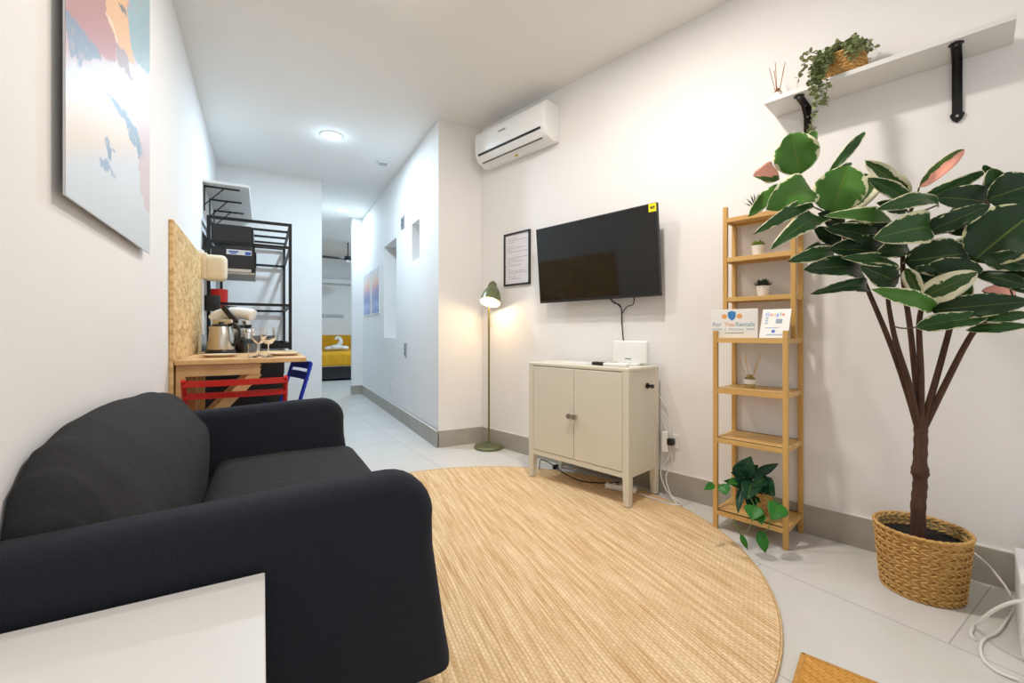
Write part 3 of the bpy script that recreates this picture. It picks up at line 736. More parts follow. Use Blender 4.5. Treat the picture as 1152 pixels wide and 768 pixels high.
part('neck', TOWEL, t, lambda b: tube(b, spline([(.02, 0, .08), (.08, -.02, .18), (.05, -.02, .26), (.0, -.03, .28), (-.04, -.04, .24)], 6), [.055-.0014*k for k in range(25)], 12), 180)
v = pix(375, 355, 11.02)
tag(part('hook_rack', mat('pale_carved_wood', (206, 206, 204), .6, var=.15, vscale=30), None, lambda b: [box(b, v.x-.27, v.x+.25, BY-.02, BY-.001, 1.40, 1.48, .004)] + [box(b, v.x-.25+.1*k, v.x-.20+.1*k, BY-.045, BY-.02, 1.42, 1.465, .006) for k in range(5)]), 'pale carved hook rack on bedroom back wall above the bed', 'hooks')
v = pix(391.5, 291.5, 9.3)
t = thing('ceiling_fan', 'dark ceiling fan in bedroom, half hidden by the door jamb', 'fan', (v.x, v.y, v.z))
part('rod', BLACK, t, lambda b: tube(b, [(0, 0, .03), (0, 0, CEIL-v.z)], .014, 10), 60)
part('motor', BLACK, t, lambda b: lathe(b, [(0, -.03), (.07, -.03), (.09, 0), (.07, .05), (.02, .07), (0, .07)], n=28), 50)
part('light_kit', mat('opal_glass', (240, 240, 240), .3, var=.01), t, lambda b: lathe(b, [(0, -.075), (.05, -.068), (.07, -.04), (.07, -.03), (0, -.03)], n=28), 50)
for k in range(3):
    def bl(b, k=k):
        a = math.radians(188+120*k); M = Matrix.Rotation(a, 4, 'Z') @ Matrix.Rotation(.18, 4, 'X')
        t2 = bmesh.new(); prism(t2, [(.07, -.03), (.2, -.06), (.5, -.065), (.56, -.03), (.56, .03), (.5, .055), (.2, .05), (.07, .03)], 0, .008, 'z'); merge(b, t2, M)
    part('blade', BLACK, t, bl)

# ------------------------------------------------------------------ right wall: air conditioner, frame, television
t0, t1 = rt(551, .0), rt(629.5, .0)
z0, z1 = 2.49, 2.79
t = thing('air_conditioner', 'white split air conditioner high in the corner of right wall', 'air conditioner', rw(t0, 0, z0), RA)
W_ = t1-t0
def acbody(b):
    pr = [(-.001, .01), (-.06, 0), (-.135, .03), (-.165, .075), (-.178, .12), (-.178, .24), (-.17, .275), (-.14, .298), (-.001, .30)]
    t2 = bmesh.new(); prism(t2, pr, 0, W_, 'x'); bmesh.ops.recalc_face_normals(t2, faces=t2.faces[:])
    es = [e for e in t2.edges if abs(e.verts[0].co.x-e.verts[1].co.x) < 1e-6 and not (e.verts[0].co.y > -.01 and e.verts[1].co.y > -.01)]
    bmesh.ops.bevel(t2, geom=es, offset=.014, segments=3, profile=.5, affect='EDGES'); merge(b, t2)
part('body', WPLAST, t, acbody, 40)
part('louver', WPLAST, t, lambda b: bar(b, (.05, -.150, .052), (W_-.05, -.150, .052), .012, .05, up=(0, -.85, 1)))
part('vent_slot', BPLAST, t, lambda b: [bar(b, (.045, -.1705, .088), (W_-.045, -.1705, .088), .012, .014), bar(b, (.06, -.133, .024), (W_-.06, -.133, .024), .012, .006, up=(0, -.85, 1))])
part('maker_mark', mat('grey_print', (150, 150, 152), .5, var=.05), t, lambda b: box(b, W_*.38, W_*.38+.085, -.1792, -.178, .200, .214))
part('display_light', mat('amber_plastic', (206, 186, 96), .4, var=.05), t, lambda b: box(b, W_*.5, W_*.5+.03, -.085, -.07, -.002, .012))
# framed notice
ta, tb_ = rt(568.3), rt(597.3)
t = thing('framed_notice', 'black-framed printed notice on wall left of the television', 'framed notice', rw(ta, 0, 1.425), RA)
fw, fh = tb_-ta, .452
part('frame', BPLAST, t, lambda b: [box(b, 0, fw, -.018, -.001, 0, .014), box(b, 0, fw, -.018, -.001, fh-.014, fh), box(b, 0, .014, -.018, -.001, 0, fh), box(b, fw-.014, fw, -.018, -.001, 0, fh)])
part('paper', mat('notice_paper', (226, 224, 228), .5, var=.01), t, lambda b: box(b, .01, fw-.01, -.008, -.002, .01, fh-.01))
def lines(b):
    r2 = random.Random(3)
    for k in range(22):
        z = fh-.05-.0165*k
        if k in (3, 8, 9, 15): continue
        x = .045
        while x < fw-.06:
            l = r2.uniform(.015, .05); 
            box(b, x, min(x+l, fw-.035), -.0092, -.008, z, z+.004); x += l+.007
            if r2.random() < .12: break
part('printed_lines', mat('grey_ink', (168, 166, 172), .6, var=.02), t, lines)
# television: tilted forward on its wall mount
tL, tR = rt(607.5, .1), rt(743, .1)
tvw = tR-tL
t = thing('television', 'black flat television mounted on right wall with yellow corner sticker', 'television', rw(tL, 0, 1.25), RA)
tilt = math.radians(5)
TVM = Matrix.Translation((0, -.072, 0)) @ Matrix.Rotation(tilt, 4, 'X')
tvh = .57
def tvb(fn):
    def f(b):
        t2 = bmesh.new(); fn(t2); merge(b, t2, TVM)
    return f
part('housing', BPLAST, t, tvb(lambda b: [box(b, 0, tvw, -.022, 0, 0, tvh, .003), box(b, .15, tvw-.15, 0, .03, .06, .38, .01)]))
part('screen', mat('glossy_screen', (15, 14, 13), .06, spec=.42, var=.02), t, tvb(lambda b: box(b, .008, tvw-.008, -.0235, -.022, .020, tvh-.008)))
part('bezel', CHAR, t, tvb(lambda b: [box(b, 0, tvw, -.0245, -.021, 0, .018), box(b, 0, tvw, -.0245, -.021, tvh-.007, tvh), box(b, 0, .007, -.0245, -.021, 0, tvh), box(b, tvw-.007, tvw, -.0245, -.021, 0, tvh)]))
st = part('sticker', mat('yellow_label', (244, 226, 20), .5, var=.02), t, tvb(lambda b: box(b, tvw-.055, tvw-.004, -.0255, -.0245, tvh-.052, tvh-.002)))
part('sticker_mark', mat('label_ink', (90, 84, 30), .5, var=.02), st, tvb(lambda b: [box(b, tvw-.043, tvw-.028, -.0262, -.0255, tvh-.035, tvh-.018), box(b, tvw-.025, tvw-.015, -.0262, -.0255, tvh-.035, tvh-.018)]))
part('wall_mount', BLACK, t, lambda b: [box(b, .3, .65, -.06, -.001, .2, .34, .004)])
def tvc(b):
    x0 = rt(700, .0)-tL
    tube(b, spline([(x0-.06, -.045, .03), (x0-.05, -.04, -.02), (x0, -.02, -.05), (x0+.005, -.012, -.16), (x0+.012, -.012, -.24), (x0+.018, -.012, -.30), (x0+.016, -.01, -.36), (x0+.03, -.02, -.44)], 6), .0042, 6)
    tube(b, spline([(x0+.12, -.045, .03), (x0+.11, -.04, -.04), (x0+.05, -.02, -.055), (x0+.005, -.012, -.10)], 6), .0035, 6)
    tube(b, spline([(x0-.11, -.045, .02), (x0-.05, -.03, -.012), (x0, -.015, -.06)], 6), .003, 6)
part('cable', BCABLE, t, tvc, 60)
# wall socket near the cabinet
t = thing('wall_socket', 'white wall socket right of the beige cabinet near floor', 'socket', rw(rt(756), 0, .30), RA)
part('plate', WPLAST, t, lambda b: box(b, -.03, .05, -.01, -.001, 0, .085, .003))
part('plug', BPLAST, t, lambda b: box(b, -.012, .028, -.05, -.01, .02, .062, .008))

# ------------------------------------------------------------------ floor lamp
lp = cw((550-CX)/F*3.9, 3.9)
t = thing('floor_lamp', 'olive green floor lamp lit, standing in the corner by right wall', 'lamp', (lp.x, lp.y, 0), -TH)
part('base', OLIVE, t, lambda b: lathe(b, [(0, 0), (.128, 0), (.131, .006), (.131, .018), (.124, .026), (.02, .03), (.012, .045), (0, .045)], n=48), 40)
part('pole', mat('brass_olive', (128, 124, 72), .3, .7, var=.05), t, lambda b: tube(b, [(0, 0, .03), (0, 0, 1.38), (0, 0, 1.40)], .0085, 12), 60)
HX = .045
part('swivel', OLIVE, t, lambda b: [tube(b, spline([(0, 0, 1.37), (.003, -.012, 1.42), (.02, -.02, 1.455), (HX, -.012, 1.462)], 5), .013, 12), tube(b, [(HX, -.022, 1.452), (HX, .022, 1.452)], .017, 14)], 50)
HP = Vector((HX, -.01, 1.452)); HM = Matrix.Translation(HP) @ Matrix.Rotation(math.radians(10), 4, 'Y') @ Matrix.Rotation(math.radians(-24), 4, 'X')
def hd_(prof, n=40):
    def f(b):
        t2 = bmesh.new(); lathe(t2, [(r, z-1.452) for r, z in prof], (0, 0, 0), n); merge(b, t2, HM)
    return f
sh = part('lamp_shade', OLIVE, t, hd_([(.0, 1.458), (.022, 1.456), (.03, 1.43), (.034, 1.415), (.055, 1.39), (.075, 1.35), (.085, 1.305), (.089, 1.262), (.0875, 1.262), (.083, 1.305), (.073, 1.348), (.053, 1.386), (.03, 1.408), (0, 1.41)]), 60)
part('shade_lining', mat('lamp_shade_lining', (250, 244, 230), .5, var=.01), sh, hd_([(.0868, 1.263), (.0826, 1.305), (.0726, 1.347), (.0526, 1.385), (.03, 1.406)]), 60)
part('bulb', emis('warm_bulb', (255, 222, 165), 16), t, lambda b: (lambda t2: (sphere(t2, (0, 0, -.135), .04, 18, (1, 1, 1.1)), merge(b, t2, HM)))(bmesh.new()), 60)
ld = bpy.data.lights.new('lamp', 'POINT'); ld.energy = 4.8; ld.color = (1, .72, .42); ld.shadow_soft_size = .03
lo = bpy.data.objects.new('lamp', ld); COL.objects.link(lo); lo.parent = t; lo.location = HM @ Vector((0, 0, -.185))
part('power_cord', BCABLE, t, lambda b: tube(b, spline([(.10, .05, .012), (.20, .06, .006), (.30, .08, .03), (.38, .02, .006), (.48, -.05, .005), (.60, -.12, .005)], 6), .0035, 6), 60)

# ------------------------------------------------------------------ cabinet
ct0, ct1, cp0, cp1 = .992, 1.792, .05, .40
t = thing('metal_cabinet', 'beige two-door metal cabinet on legs beneath the television', 'cabinet', rw(ct0, cp0, RUGZ+.001), RA)
cwid, cdep = .80, .35
part('body', CAB, t, lambda b: [box(b, .004, cwid-.004, -cdep+.02, -.002, .165, .785, .002)])
part('top', CAB, t, lambda b: box(b, -.001, cwid+.001, -cdep-.001, 0, .782, .805, .006, 3), 40)
def cleg(x, y, sx, sy):
    def f(b):
        # folded-sheet corner leg tapering to the foot
        for (w0, w1, ax) in ((.036, .024, 'x'), (.036, .024, 'y')):
            pass
        A = [(0, .785, .036), (0, .165, .036), (0, 0, .026)]
        for (za, wa), (zb, wb) in (((.785, .042), (.165, .042)), ((.165, .042), (.004, .036))):
            vs = []
            for z, w_ in ((za, wa), (zb, wb)):
                vs.append([b.verts.new((x+sx*u*w_, y+sy*v*w_, z)) for u, v in ((0, 0), (1, 0), (1, 1), (0, 1))])
            for k in range(4): b.faces.new((vs[0][k], vs[0][(k+1) % 4], vs[1][(k+1) % 4], vs[1][k]))
            b.faces.new(vs[0]); b.faces.new(vs[1])
    return f
for x, y, sx, sy in ((0, -cdep, 1, 1), (cwid, -cdep, -1, 1), (0, 0, 1, -1), (cwid, 0, -1, -1)):
    lg = part('leg', CAB, t, cleg(x, y, sx, sy))
    part('foot', mat('grey_foot', (120, 116, 104), .6, var=.05), lg, lambda b, x=x, y=y, sx=sx, sy=sy: box(b, x+sx*.002, x+sx*.025, y+sy*.002, y+sy*.025, 0, .006))
part('bottom_rail', CAB, t, lambda b: box(b, .03, cwid-.03, -cdep+.001, -cdep+.02, .165, .198))
for k in range(2):
    x0 = .044+.357*k
    d = part('door', CAB, t, lambda b, x0=x0: box(b, x0+.001, x0+.355, -cdep-.002, -cdep+.018, .200, .778, .003))
    kx = cwid/2 + (-.018 if k == 0 else .024)
    part('knob', STEEL, d, lambda b, kx=kx: [tube(b, [(kx, -cdep, .477), (kx, -cdep-.018, .477)], .006, 10), tube(b, [(kx, -cdep-.016, .477), (kx, -cdep-.034, .477)], [.016, .017], 16)], 50, label='steel knob')
part('door_gap', BPLAST, t, lambda b: box(b, .036, cwid-.04, -cdep+.0185, -cdep+.0195, .196, .779))  # black sheet behind the doors, paints the shade in their gaps
part('hook_knob', BPLAST, t, lambda b: [tube(b, [(cwid-.003, -.14, .688), (cwid+.008, -.14, .688)], .017, 16), tube(b, [(cwid+.008, -.14, .688), (cwid+.03, -.14, .688)], [.007, .007], 10), tube(b, [(cwid+.028, -.14, .688), (cwid+.04, -.14, .688)], [.014, .012], 14)], 50, label='black magnetic hook')
CZ = RUGZ+.001+.805
t = thing('router', 'white internet router standing on the beige cabinet', 'router', rw(ct0+.60, cp0+.05, CZ), RA)
part('body', WPLAST, t, lambda b: box(b, -.085, .165, -.035, .0, .008, .155, .012, 3), 50)
part('stand', WPLAST, t, lambda b: box(b, -.04, .12, -.07, .02, 0, .012, .004))
part('badge', mat('badge_grey', (120, 130, 136), .4, var=.02), t, lambda b: box(b, .01, .055, -.0358, -.035, .035, .042))
t = thing('remote_control', 'white and black remote control lying on the beige cabinet', 'remote control', rw(ct0+.60, cp0+.255, CZ), RA+.05)
part('body', WPLAST, t, lambda b: box(b, -.03, .13, -.022, .022, 0, .02, .006, 2), 50)
part('end_cap', BPLAST, t, lambda b: box(b, -.115, -.025, -.022, .022, 0, .022, .008, 2), 50)
tag(part('paper_sheet', WPLAST, None, lambda b: box(b, *(0, .01), 0, .01, 0, .001) if False else merge(b, (lambda q: (box(q, 0, .22, -.12, 0, 0, .003), q)[1])(bmesh.new()), Matrix.Translation(rw(ct0+.20, cp0+.13, CZ)) @ Matrix.Rotation(RA, 4, 'Z'))), 'thin white card lying flat on left of the beige cabinet', 'card')
# cables and power strip under the cabinet
t = thing('power_strip', 'white power strip on the floor under beige cabinet', 'power strip', rw(1.60, .18, RUGZ+.002), RA+.3)
part('body', WPLAST, t, lambda b: box(b, -.10, .10, -.025, .025, 0, .035, .008, 2), 50)
part('socket_row', mat('socket_shadow', (110, 110, 108), .6, var=.1), t, lambda b: [lathe(b, [(0, .0352), (.014, .0352), (.014, .0358), (0, .0358)], (-.065+.044*k, 0, 0), 14) for k in range(4)])
def P2(px, py, z=.012, lift=0): 
    Y = (CH-z)*F/(py-HY); q = pix(px, py, Y); q.z = z+lift; return q
tag(part('white_cables', WCABLE, None, lambda b: [
    tube(b, spline([rw(1.78, .03, .62), rw(1.83, .02, .55), rw(1.86, .03, .42), rw(1.85, .03, .25), rw(1.80, .04, .15), rw(1.86, .08, .05), rw(1.97, .12, .012), rw(1.95, .16, .012), rw(1.84, .16, .012), rw(1.74, .15, .012)], 8), .0035, 6),
    tube(b, spline([rw(1.80, .03, .50), rw(1.84, .025, .36), rw(1.87, .03, .22), rw(1.84, .05, .12), rw(1.90, .10, .03), rw(1.96, .16, .011), rw(1.86, .18, .011), rw(1.72, .17, .02)], 8), .003, 6)], 60), 'tangle of white cables hanging beside right rear leg of beige cabinet', 'cable')
tag(part('adapter', WPLAST, None, lambda b: merge(b, (lambda q: (box(q, -.02, .02, -.03, 0, 0, .13, .006, 2), q)[1])(bmesh.new()), Matrix.Translation(rw(1.826, .012, .27)) @ Matrix.Rotation(RA, 4, 'Z'))), 'white rectangular adapter hanging behind the beige cabinet', 'adapter')
t = thing('extension_lead', 'black cable with inline switch lying under the beige cabinet', 'cable', (0, 0, 0))
part('wire', BCABLE, t, lambda b: tube(b, spline([rw(.98, .28, .03), P2(609, 517, .03), P2(624, 524, .03), P2(636, 533, .012), P2(655, 541, .012), P2(680, 543, .012), P2(697, 542, .012)], 8), .004, 6), 60)
c_ = P2(625, 524, .03)
part('switch', BPLAST, t, lambda b: box(b, c_.x-.022, c_.x+.022, c_.y-.012, c_.y+.012, .008, .04, .005))

# ------------------------------------------------------------------ ladder shelf
lt = 2.222; lw = .343
t = thing('ladder_shelf', 'stepped bamboo shelf standing against right wall', 'shelf', rw(lt, 0, 0), RA)
pw = .022
FY, MY, BYs = -.29, -.158, -.03            # front, middle, back post front faces
for x in (0, lw-pw):
    part('front_post', BAMB, t, lambda b, x=x: box(b, x, x+pw, FY, FY+pw, 0, 1.03, .002, 1))
    part('upper_post', BAMB, t, lambda b, x=x: box(b, x, x+pw, MY, MY+pw, .985, 1.70, .002, 1))
    part('back_post', BAMB, t, lambda b, x=x: box(b, x, x+pw, BYs, BYs+pw, 0, 1.66, .002, 1))
SH = [(.095, FY), (.470, FY), (.727, FY), (.988, FY), (1.206, MY), (1.42, MY), (1.634, MY)]
for z, fy in SH:
    def sb(b, z=z, fy=fy):
        n = 5 if fy == FY else 3; d = (BYs+pw-.002)-(fy+.004); 
        for k in range(n): box(b, pw*.9, lw-pw*.9, fy+.003+d*k/n, fy+.003+d*(k+1)/n-.0015, z-.008, z+.004, .001, 1)
        box(b, pw*.9, lw-pw*.9, fy+.002, fy+.02, z-.02, z+.004, .001, 1); box(b, pw*.9, lw-pw*.9, BYs+.002, BYs+.02, z-.02, z+.004, .001, 1)
        for x in (.004, lw-.018): box(b, x, x+.014, fy+.01, BYs+.01, z-.02, z+.003, .001, 1)
    part('shelf_board', BAMBH, t, sb)
# succulents
def succ_leaf(bm, base, d, L, w):
    d = Vector(d).normalized(); s = d.cross(Vector((0, 0, 1)))
    if s.length < .05: s = Vector((1, 0, 0))
    s.normalize(); u = s.cross(d)
    pts = [(0, .5), (.35, 1), (.7, .7), (1, .05)]
    rings = []
    for f, k in pts:
        c = Vector(base)+d*L*f + Vector((0, 0, L*.25*f*f))
        rings.append([bm.verts.new(c+s*w*k), bm.verts.new(c+u*w*.4*k), bm.verts.new(c-s*w*k), bm.verts.new(c-u*w*.5*k)])
    for a, b_ in zip(rings, rings[1:]):
        for k in range(4): bm.faces.new((a[k], a[(k+1) % 4], b_[(k+1) % 4], b_[k]))
def succulent(label, tt, p, z, m, tall, n1, Lf, wf):
    t = thing('potted_succulent', label, 'potted succulent', rw(tt, p, z), RA, 'succulents in white pots on the bamboo shelf')
    part('pot', mat('white_ceramic', (238, 234, 226), .3, var=.01), t, lambda b: lathe(b, [(0, 0), (.025, 0), (.031, .05), (.032, .054), (.029, .054), (.027, .045), (0, .044)], n=32), 40)
    def lf(b):
        r3 = random.Random(len(label))
        for ring, (n, el) in enumerate(((n1, .35), (n1-1, .75), (n1-2, 1.15), (3, 1.4))):
            for k in range(n):
                a = 2*PI*k/n+ring*.5; e = el*tall+r3.uniform(-.1, .1)
                succ_leaf(b, (.006*math.cos(a), .006*math.sin(a), .046+.004*ring), (math.cos(a)*math.cos(e), math.sin(a)*math.cos(e), math.sin(e)), Lf*(1-.1*ring), wf)
    part('rosette', m, t, lf, 60)
SG = mat('dark_succulent', (34, 62, 42), .5, rgb2=(24, 40, 34), vscale=30); SL = mat('lime_succulent', (150, 164, 60), .5, rgb2=(96, 126, 44), vscale=30); SK = mat('black_green_succulent', (30, 46, 34), .5, rgb2=(20, 28, 24), vscale=30)
succulent('spiky dark succulent on the top tier of bamboo shelf', rt(851, .09), .09, 1.639, SK, 1.0, 9, .062, .005)
succulent('lime green succulent on the second tier from top of bamboo shelf', rt(853, .09), .09, 1.425, SL, .7, 9, .034, .011)
succulent('dark rosette succulent in white pot, third tier from top', rt(858.5, .09), .09, 1.211, SG, .8, 10, .042, .010)
# cards on the step
FONTC = {}
def text(body, size, m, parent, loc, name='lettering', bold=0.0, align='CENTER'):
    cu = bpy.data.curves.new(name, 'FONT'); cu.body = body; cu.size = size; cu.align_x = align; cu.extrude = .0003; cu.offset = bold
    o = bpy.data.objects.new(name, cu); COL.objects.link(o); cu.materials.append(m)
    dg = bpy.context.evaluated_depsgraph_get(); me = bpy.data.meshes.new_from_object(o.evaluated_get(dg)); bpy.data.objects.remove(o)
    o = bpy.data.objects.new(name, me); COL.objects.link(o)
    if not me.materials: me.materials.append(m)
    o.parent = parent; o.location = loc; o.rotation_euler = (PI/2, 0, 0); return o
PAPER = mat('white_card', (238, 238, 234), .45, var=.01)
INKB = mat('slate_blue_ink', (112, 158, 192), .5, var=.02); INKO = mat('orange_ink', (238, 168, 96), .5, var=.02); INKT = mat('grey_teal_ink', (136, 176, 192), .5, var=.02); INKL = mat('pale_blue_ink', (168, 190, 214), .5, var=.02)
cz = .993
pA = .235
ta = rt(799.5, pA); cwd = rt(853, pA)-ta; chh = .148
t = thing('rental_sign', 'white For You Rentals card standing on bamboo shelf step', 'sign', rw(ta, pA, cz), RA)
part('card', PAPER, t, lambda b: box(b, 0, cwd, -.004, 0, 0, chh, .001))
def shield(b):
    c = (cwd*.47, .115)
    prism(b, [(c[0]-.019, c[1]+.018), (c[0], c[1]+.024), (c[0]+.019, c[1]+.018), (c[0]+.019, c[1]-.004), (c[0]+.012, c[1]-.016), (c[0], c[1]-.025), (c[0]-.012, c[1]-.016), (c[0]-.019, c[1]-.004)], -.0055, -.004, 'y')
part('shield_emblem', mat('shield_blue', (58, 132, 196), .4, var=.02), t, shield)
def hands(b):
    for s in (-1, 1):
        cx = cwd*.47+s*.037; lathe_pts = [(cx+.013*math.cos(a), .112+.012*math.sin(a)) for a in [2*PI*k/14 for k in range(14)]]
        prism(b, lathe_pts, -.0052, -.004, 'y')
part('side_emblems', INKO, t, hands)
text('For', .031, INKB, t, (cwd*.15, -.0045, .060)); text('You', .031, INKO, t, (cwd*.425, -.0045, .060)); text('Rentals', .031, INKT, t, (cwd*.745, -.0045, .060))
part('tagline', INKL, t, lambda b: [box(b, cwd*(.05+.045*k), cwd*(.05+.045*k+.026), -.0052, -.004, .041, .048) for k in range(20) if k not in (5, 7, 15)])
part('contact_line', mat('green_grey_ink', (160, 176, 150), .5, var=.02), t, lambda b: [box(b, cwd*.06, cwd*.22, -.0052, -.004, .024, .028), box(b, cwd*.32, cwd*.72, -.0052, -.004, .024, .028)])
tb2 = rt(854, .262); c2w = rt(878, .262)-tb2; print('card', cwd, c2w)
t = thing('review_card', 'white review card leaning back beside the For You Rentals card', 'sign', rw(tb2, .262, cz), RA+.0)
card = part('card', PAPER, t, lambda b: box(b, 0, .125, -.003, 0, 0, .155, .001)); card.rotation_euler = (-math.radians(24), 0, 0)
xx = .014
for ch, cc in zip('Google', ((66, 133, 244), (234, 67, 53), (240, 180, 40), (66, 133, 244), (52, 168, 83), (234, 67, 53))):
    o = text(ch, .026, mat('ink_%d_%d_%d' % cc, tuple(int(x*.75+255*.25) for x in cc), .5, var=.02), card, (xx, -.0036, .118), align='LEFT', bold=.0003); xx += {'G': .019, 'o': .0155, 'g': .0155, 'l': .008, 'e': .015}[ch]
part('printed_notes', INKL, card, lambda b: [box(b, .018, .03, -.0042, -.003, .075+.014*k, .083+.014*k, 0) for k in range(3)] + [box(b, .03, .10, -.0042, -.003, .014, .02), box(b, .02, .08, -.0042, -.003, .052, .056)])
part('printed_figure', mat('grey_blue_ink', (140, 156, 172), .5, var=.02), card, lambda b: box(b, .065, .092, -.0042, -.003, .078, .10))
part('printed_dot', mat('blue_dot_ink', (70, 100, 200), .5, var=.02), card, lambda b: box(b, .052, .066, -.0042, -.003, .028, .042))
# reed diffusers
def reed(name, label, loc, rot, liquid, stick, h=.19, tilt=.5, r=.027):
    t = thing(name, label, 'reed diffuser', loc, rot, None)
    part('bottle', liquid, t, lambda b: lathe(b, [(0, 0), (r, 0), (r, .048), (r*.8, .056), (r*.45, .06), (r*.45, .07), (0, .07)], n=28), 40)
    part('paper_label', PAPER, t, lambda b: lathe(b, [(r+.0006, .022), (r+.0006, .046)], n=28), 40)
    r4 = random.Random(4)
    for k in range(5):
        a = 2*PI*k/5+.9; q = tilt*(.6+.5*r4.random())
        part('reed', stick, t, lambda b, a=a, q=q: tube(b, [(0, 0, .012), (math.cos(a)*math.sin(q)*h, math.sin(a)*math.sin(q)*h, math.cos(q)*h)], .0016, 5))
AMB = mat('amber_oil_glass', (206, 190, 120), .1, trans=.6, var=.02); REED = mat('pale_reed', (222, 184, 122), .7, var=.1); REEDD = mat('brown_reed', (168, 112, 74), .7, var=.1)
reed('reed_diffuser', 'amber reed diffuser with white label on the bamboo shelf, below the signs', rw(rt(843.5, .16), .16, .732), 0, AMB, REED)
# ------------------------------------------------------------------ generic leaf
def leaf(base, tip, w, m, parent, side_tilt=0.0, droop=.0, fold=.18, wav=.004, seed=0, heart=False, nat=None, name='leaf', toward=None):
    base, tip = Vector(base), Vector(tip); ax = tip-base; L = ax.length; ax.normalize()
    cam = Vector((0, 0, CH+.35))-(parent.location if parent else Vector((0, 0, 0))); view = (cam-(base+tip)/2).normalized() if toward is None else Vector(toward).normalized()
    s = ax.cross(view)
    if s.length < .05: s = ax.cross(Vector((0, 0, 1)))
    s.normalize(); n = s.cross(ax).normalized()
    if n.z < 0 and toward is None and abs(n.z) > .35: pass
    R = Matrix.Rotation(side_tilt, 3, ax); s = R @ s; n = R @ n
    bm = bmesh.new(); uvl = bm.loops.layers.uv.new('UVMap'); nl, nw = 14, 8
    G = []
    for i in range(nl+1):
        v = i/nl
        if heart: hwid = (math.sin(PI*min(1, v*1.02)**.62)**.8) if 0 < v < 1 else 0
        else: hwid = (math.sin(PI*v**.88)**.60) if 0 < v < 1 else 0
        hwid = max(hwid, .02)
        row = []
        for j in range(nw+1):
            u = j/nw*2-1
            c = base+ax*(L*v)+n*(droop*L*(math.sin(PI*v)))
            edge = abs(u)**1.5
            off = s*(u*hwid*w/2)+n*(abs(u)*hwid*w/2*fold+wav*edge*math.sin(v*9+seed+u*2)*hwid)
            if heart and v < .15: off -= ax*(abs(u)*(.15-v)*L*.7)
            row.append((bm.verts.new(c+off), (u+1)/2, v))
        G.append(row)
    for i in range(nl):
        for j in range(nw):
            q = [G[i][j], G[i][j+1], G[i+1][j+1], G[i+1][j]]
            f = bm.faces.new([a[0] for a in q])
            for l, a in zip(f.loops, q): l[uvl].uv = (a[1], a[2])
    o = obj(name, bm, m, parent, 180, 0, None, recalc=False)
    so = o.modifiers.new('thickness', 'SOLIDIFY'); so.thickness = .0011; so.offset = 0
    return o
# ------------------------------------------------------------------ pothos on the bottom shelf
pth = rt(852, .15)
pc = rw(pth, .15, .099)
t = thing('potted_pothos', 'trailing heart-leaf pothos in wicker pot on lowest bamboo shelf', 'potted plant', pc, 0)
def weave(bm, prof_r, h, ntw, nrow, sr, z0=0.0):
    # rows of two strands twined round each other, every other row twisted the other way
    n = ntw*8; pitch = h/nrow; rho = pitch*.5-sr*.75
    lathe(bm, [(0, z0), (prof_r(0)-rho-sr*.3, z0)]+[(prof_r(k/8)-rho*.9, z0+h*k/8) for k in range(9)], (0, 0, 0), 60)
    for i in range(nrow):
        zc = z0+pitch*(i+.5); r = prof_r((i+.5)/nrow)
        for q in (0, PI):
            pts = []
            for k in range(n+1):
                a = 2*PI*k/n; ph = (ntw*a+q)*(1 if i % 2 else -1)
                rr = r-rho+rho*1.15*math.cos(ph); pts.append((rr*math.cos(a), rr*math.sin(a), zc+rho*math.sin(ph)))
            tube(bm, pts, sr, 5, False)
WICK = mat('wicker', (220, 178, 106), .6, rgb2=(182, 132, 68), vscale=60, bump=.4, bscale=220)
WICKL = mat('light_wicker', (226, 186, 116), .6, rgb2=(196, 146, 80), vscale=90, bump=.4, bscale=220)
part('pot', WICK, t, lambda b: weave(b, lambda v: .060+.011*v, .105, 9, 8, .0034), 60)
part('inner_rim', WICK, t, lambda b: lathe(b, [(.069, .10), (.072, .107), (.066, .11), (.062, .09), (0, .088)], n=40), 60)
part('soil', TERRA, t, lambda b: lathe(b, [(.062, .092), (.03, .094), (0, .095)], n=30), 60)
PL = [ # base px, tip px, width px, depth of base / tip, kind, tilt
 ((832, 538), (845, 513), 22, 2.20, 2.18, 'd', .2), ((838, 540), (826, 524), 18, 2.18, 2.14, 'd', .3), ((842, 541), (822, 531), 14, 2.2, 2.14, 'd', .2),
 ((850, 532), (876, 521), 10, 2.2, 2.22, 'd', .4), ((842, 530), (853, 523), 8, 2.22, 2.24, 'd', .2), ((836, 545), (814, 541), 12, 2.16, 2.10, 'd', .2),
 ((828, 542), (818, 543), 9, 2.13, 2.08, 'b', .2), ((846, 542), (840, 562), 20, 2.15, 2.06, 'd', .0), ((836, 548), (830, 578), 9, 2.13, 2.05, 'd', .3),
 ((856, 540), (872, 558), 20, 2.2, 2.12, 'd', .1), ((850, 536), (864, 545), 16, 2.22, 2.22, 'd', .3), ((848, 558), (842, 572), 15, 2.12, 2.06, 'd', .1), ((860, 538), (846, 548), 14, 2.18, 2.1, 'd', .0),
 ((814, 545), (817, 557), 13, 2.10, 2.06, 'b', .1), ((802, 545), (792, 551), 8, 2.10, 2.06, 'b', .0),
 ((849, 570), (846, 585), 19, 2.02, 1.98, 'b', .0), ((856, 579), (857, 590), 11, 2.0, 1.97, 'b', .2), ((877, 568), (868, 585), 21, 2.02, 1.97, 'b', .0),
 ((834, 602), (841, 618), 6, 1.98, 1.97, 'b', .0), ((856, 599), (861, 622), 12, 1.99, 1.97, 'b', .0)]
pi_ = -pc
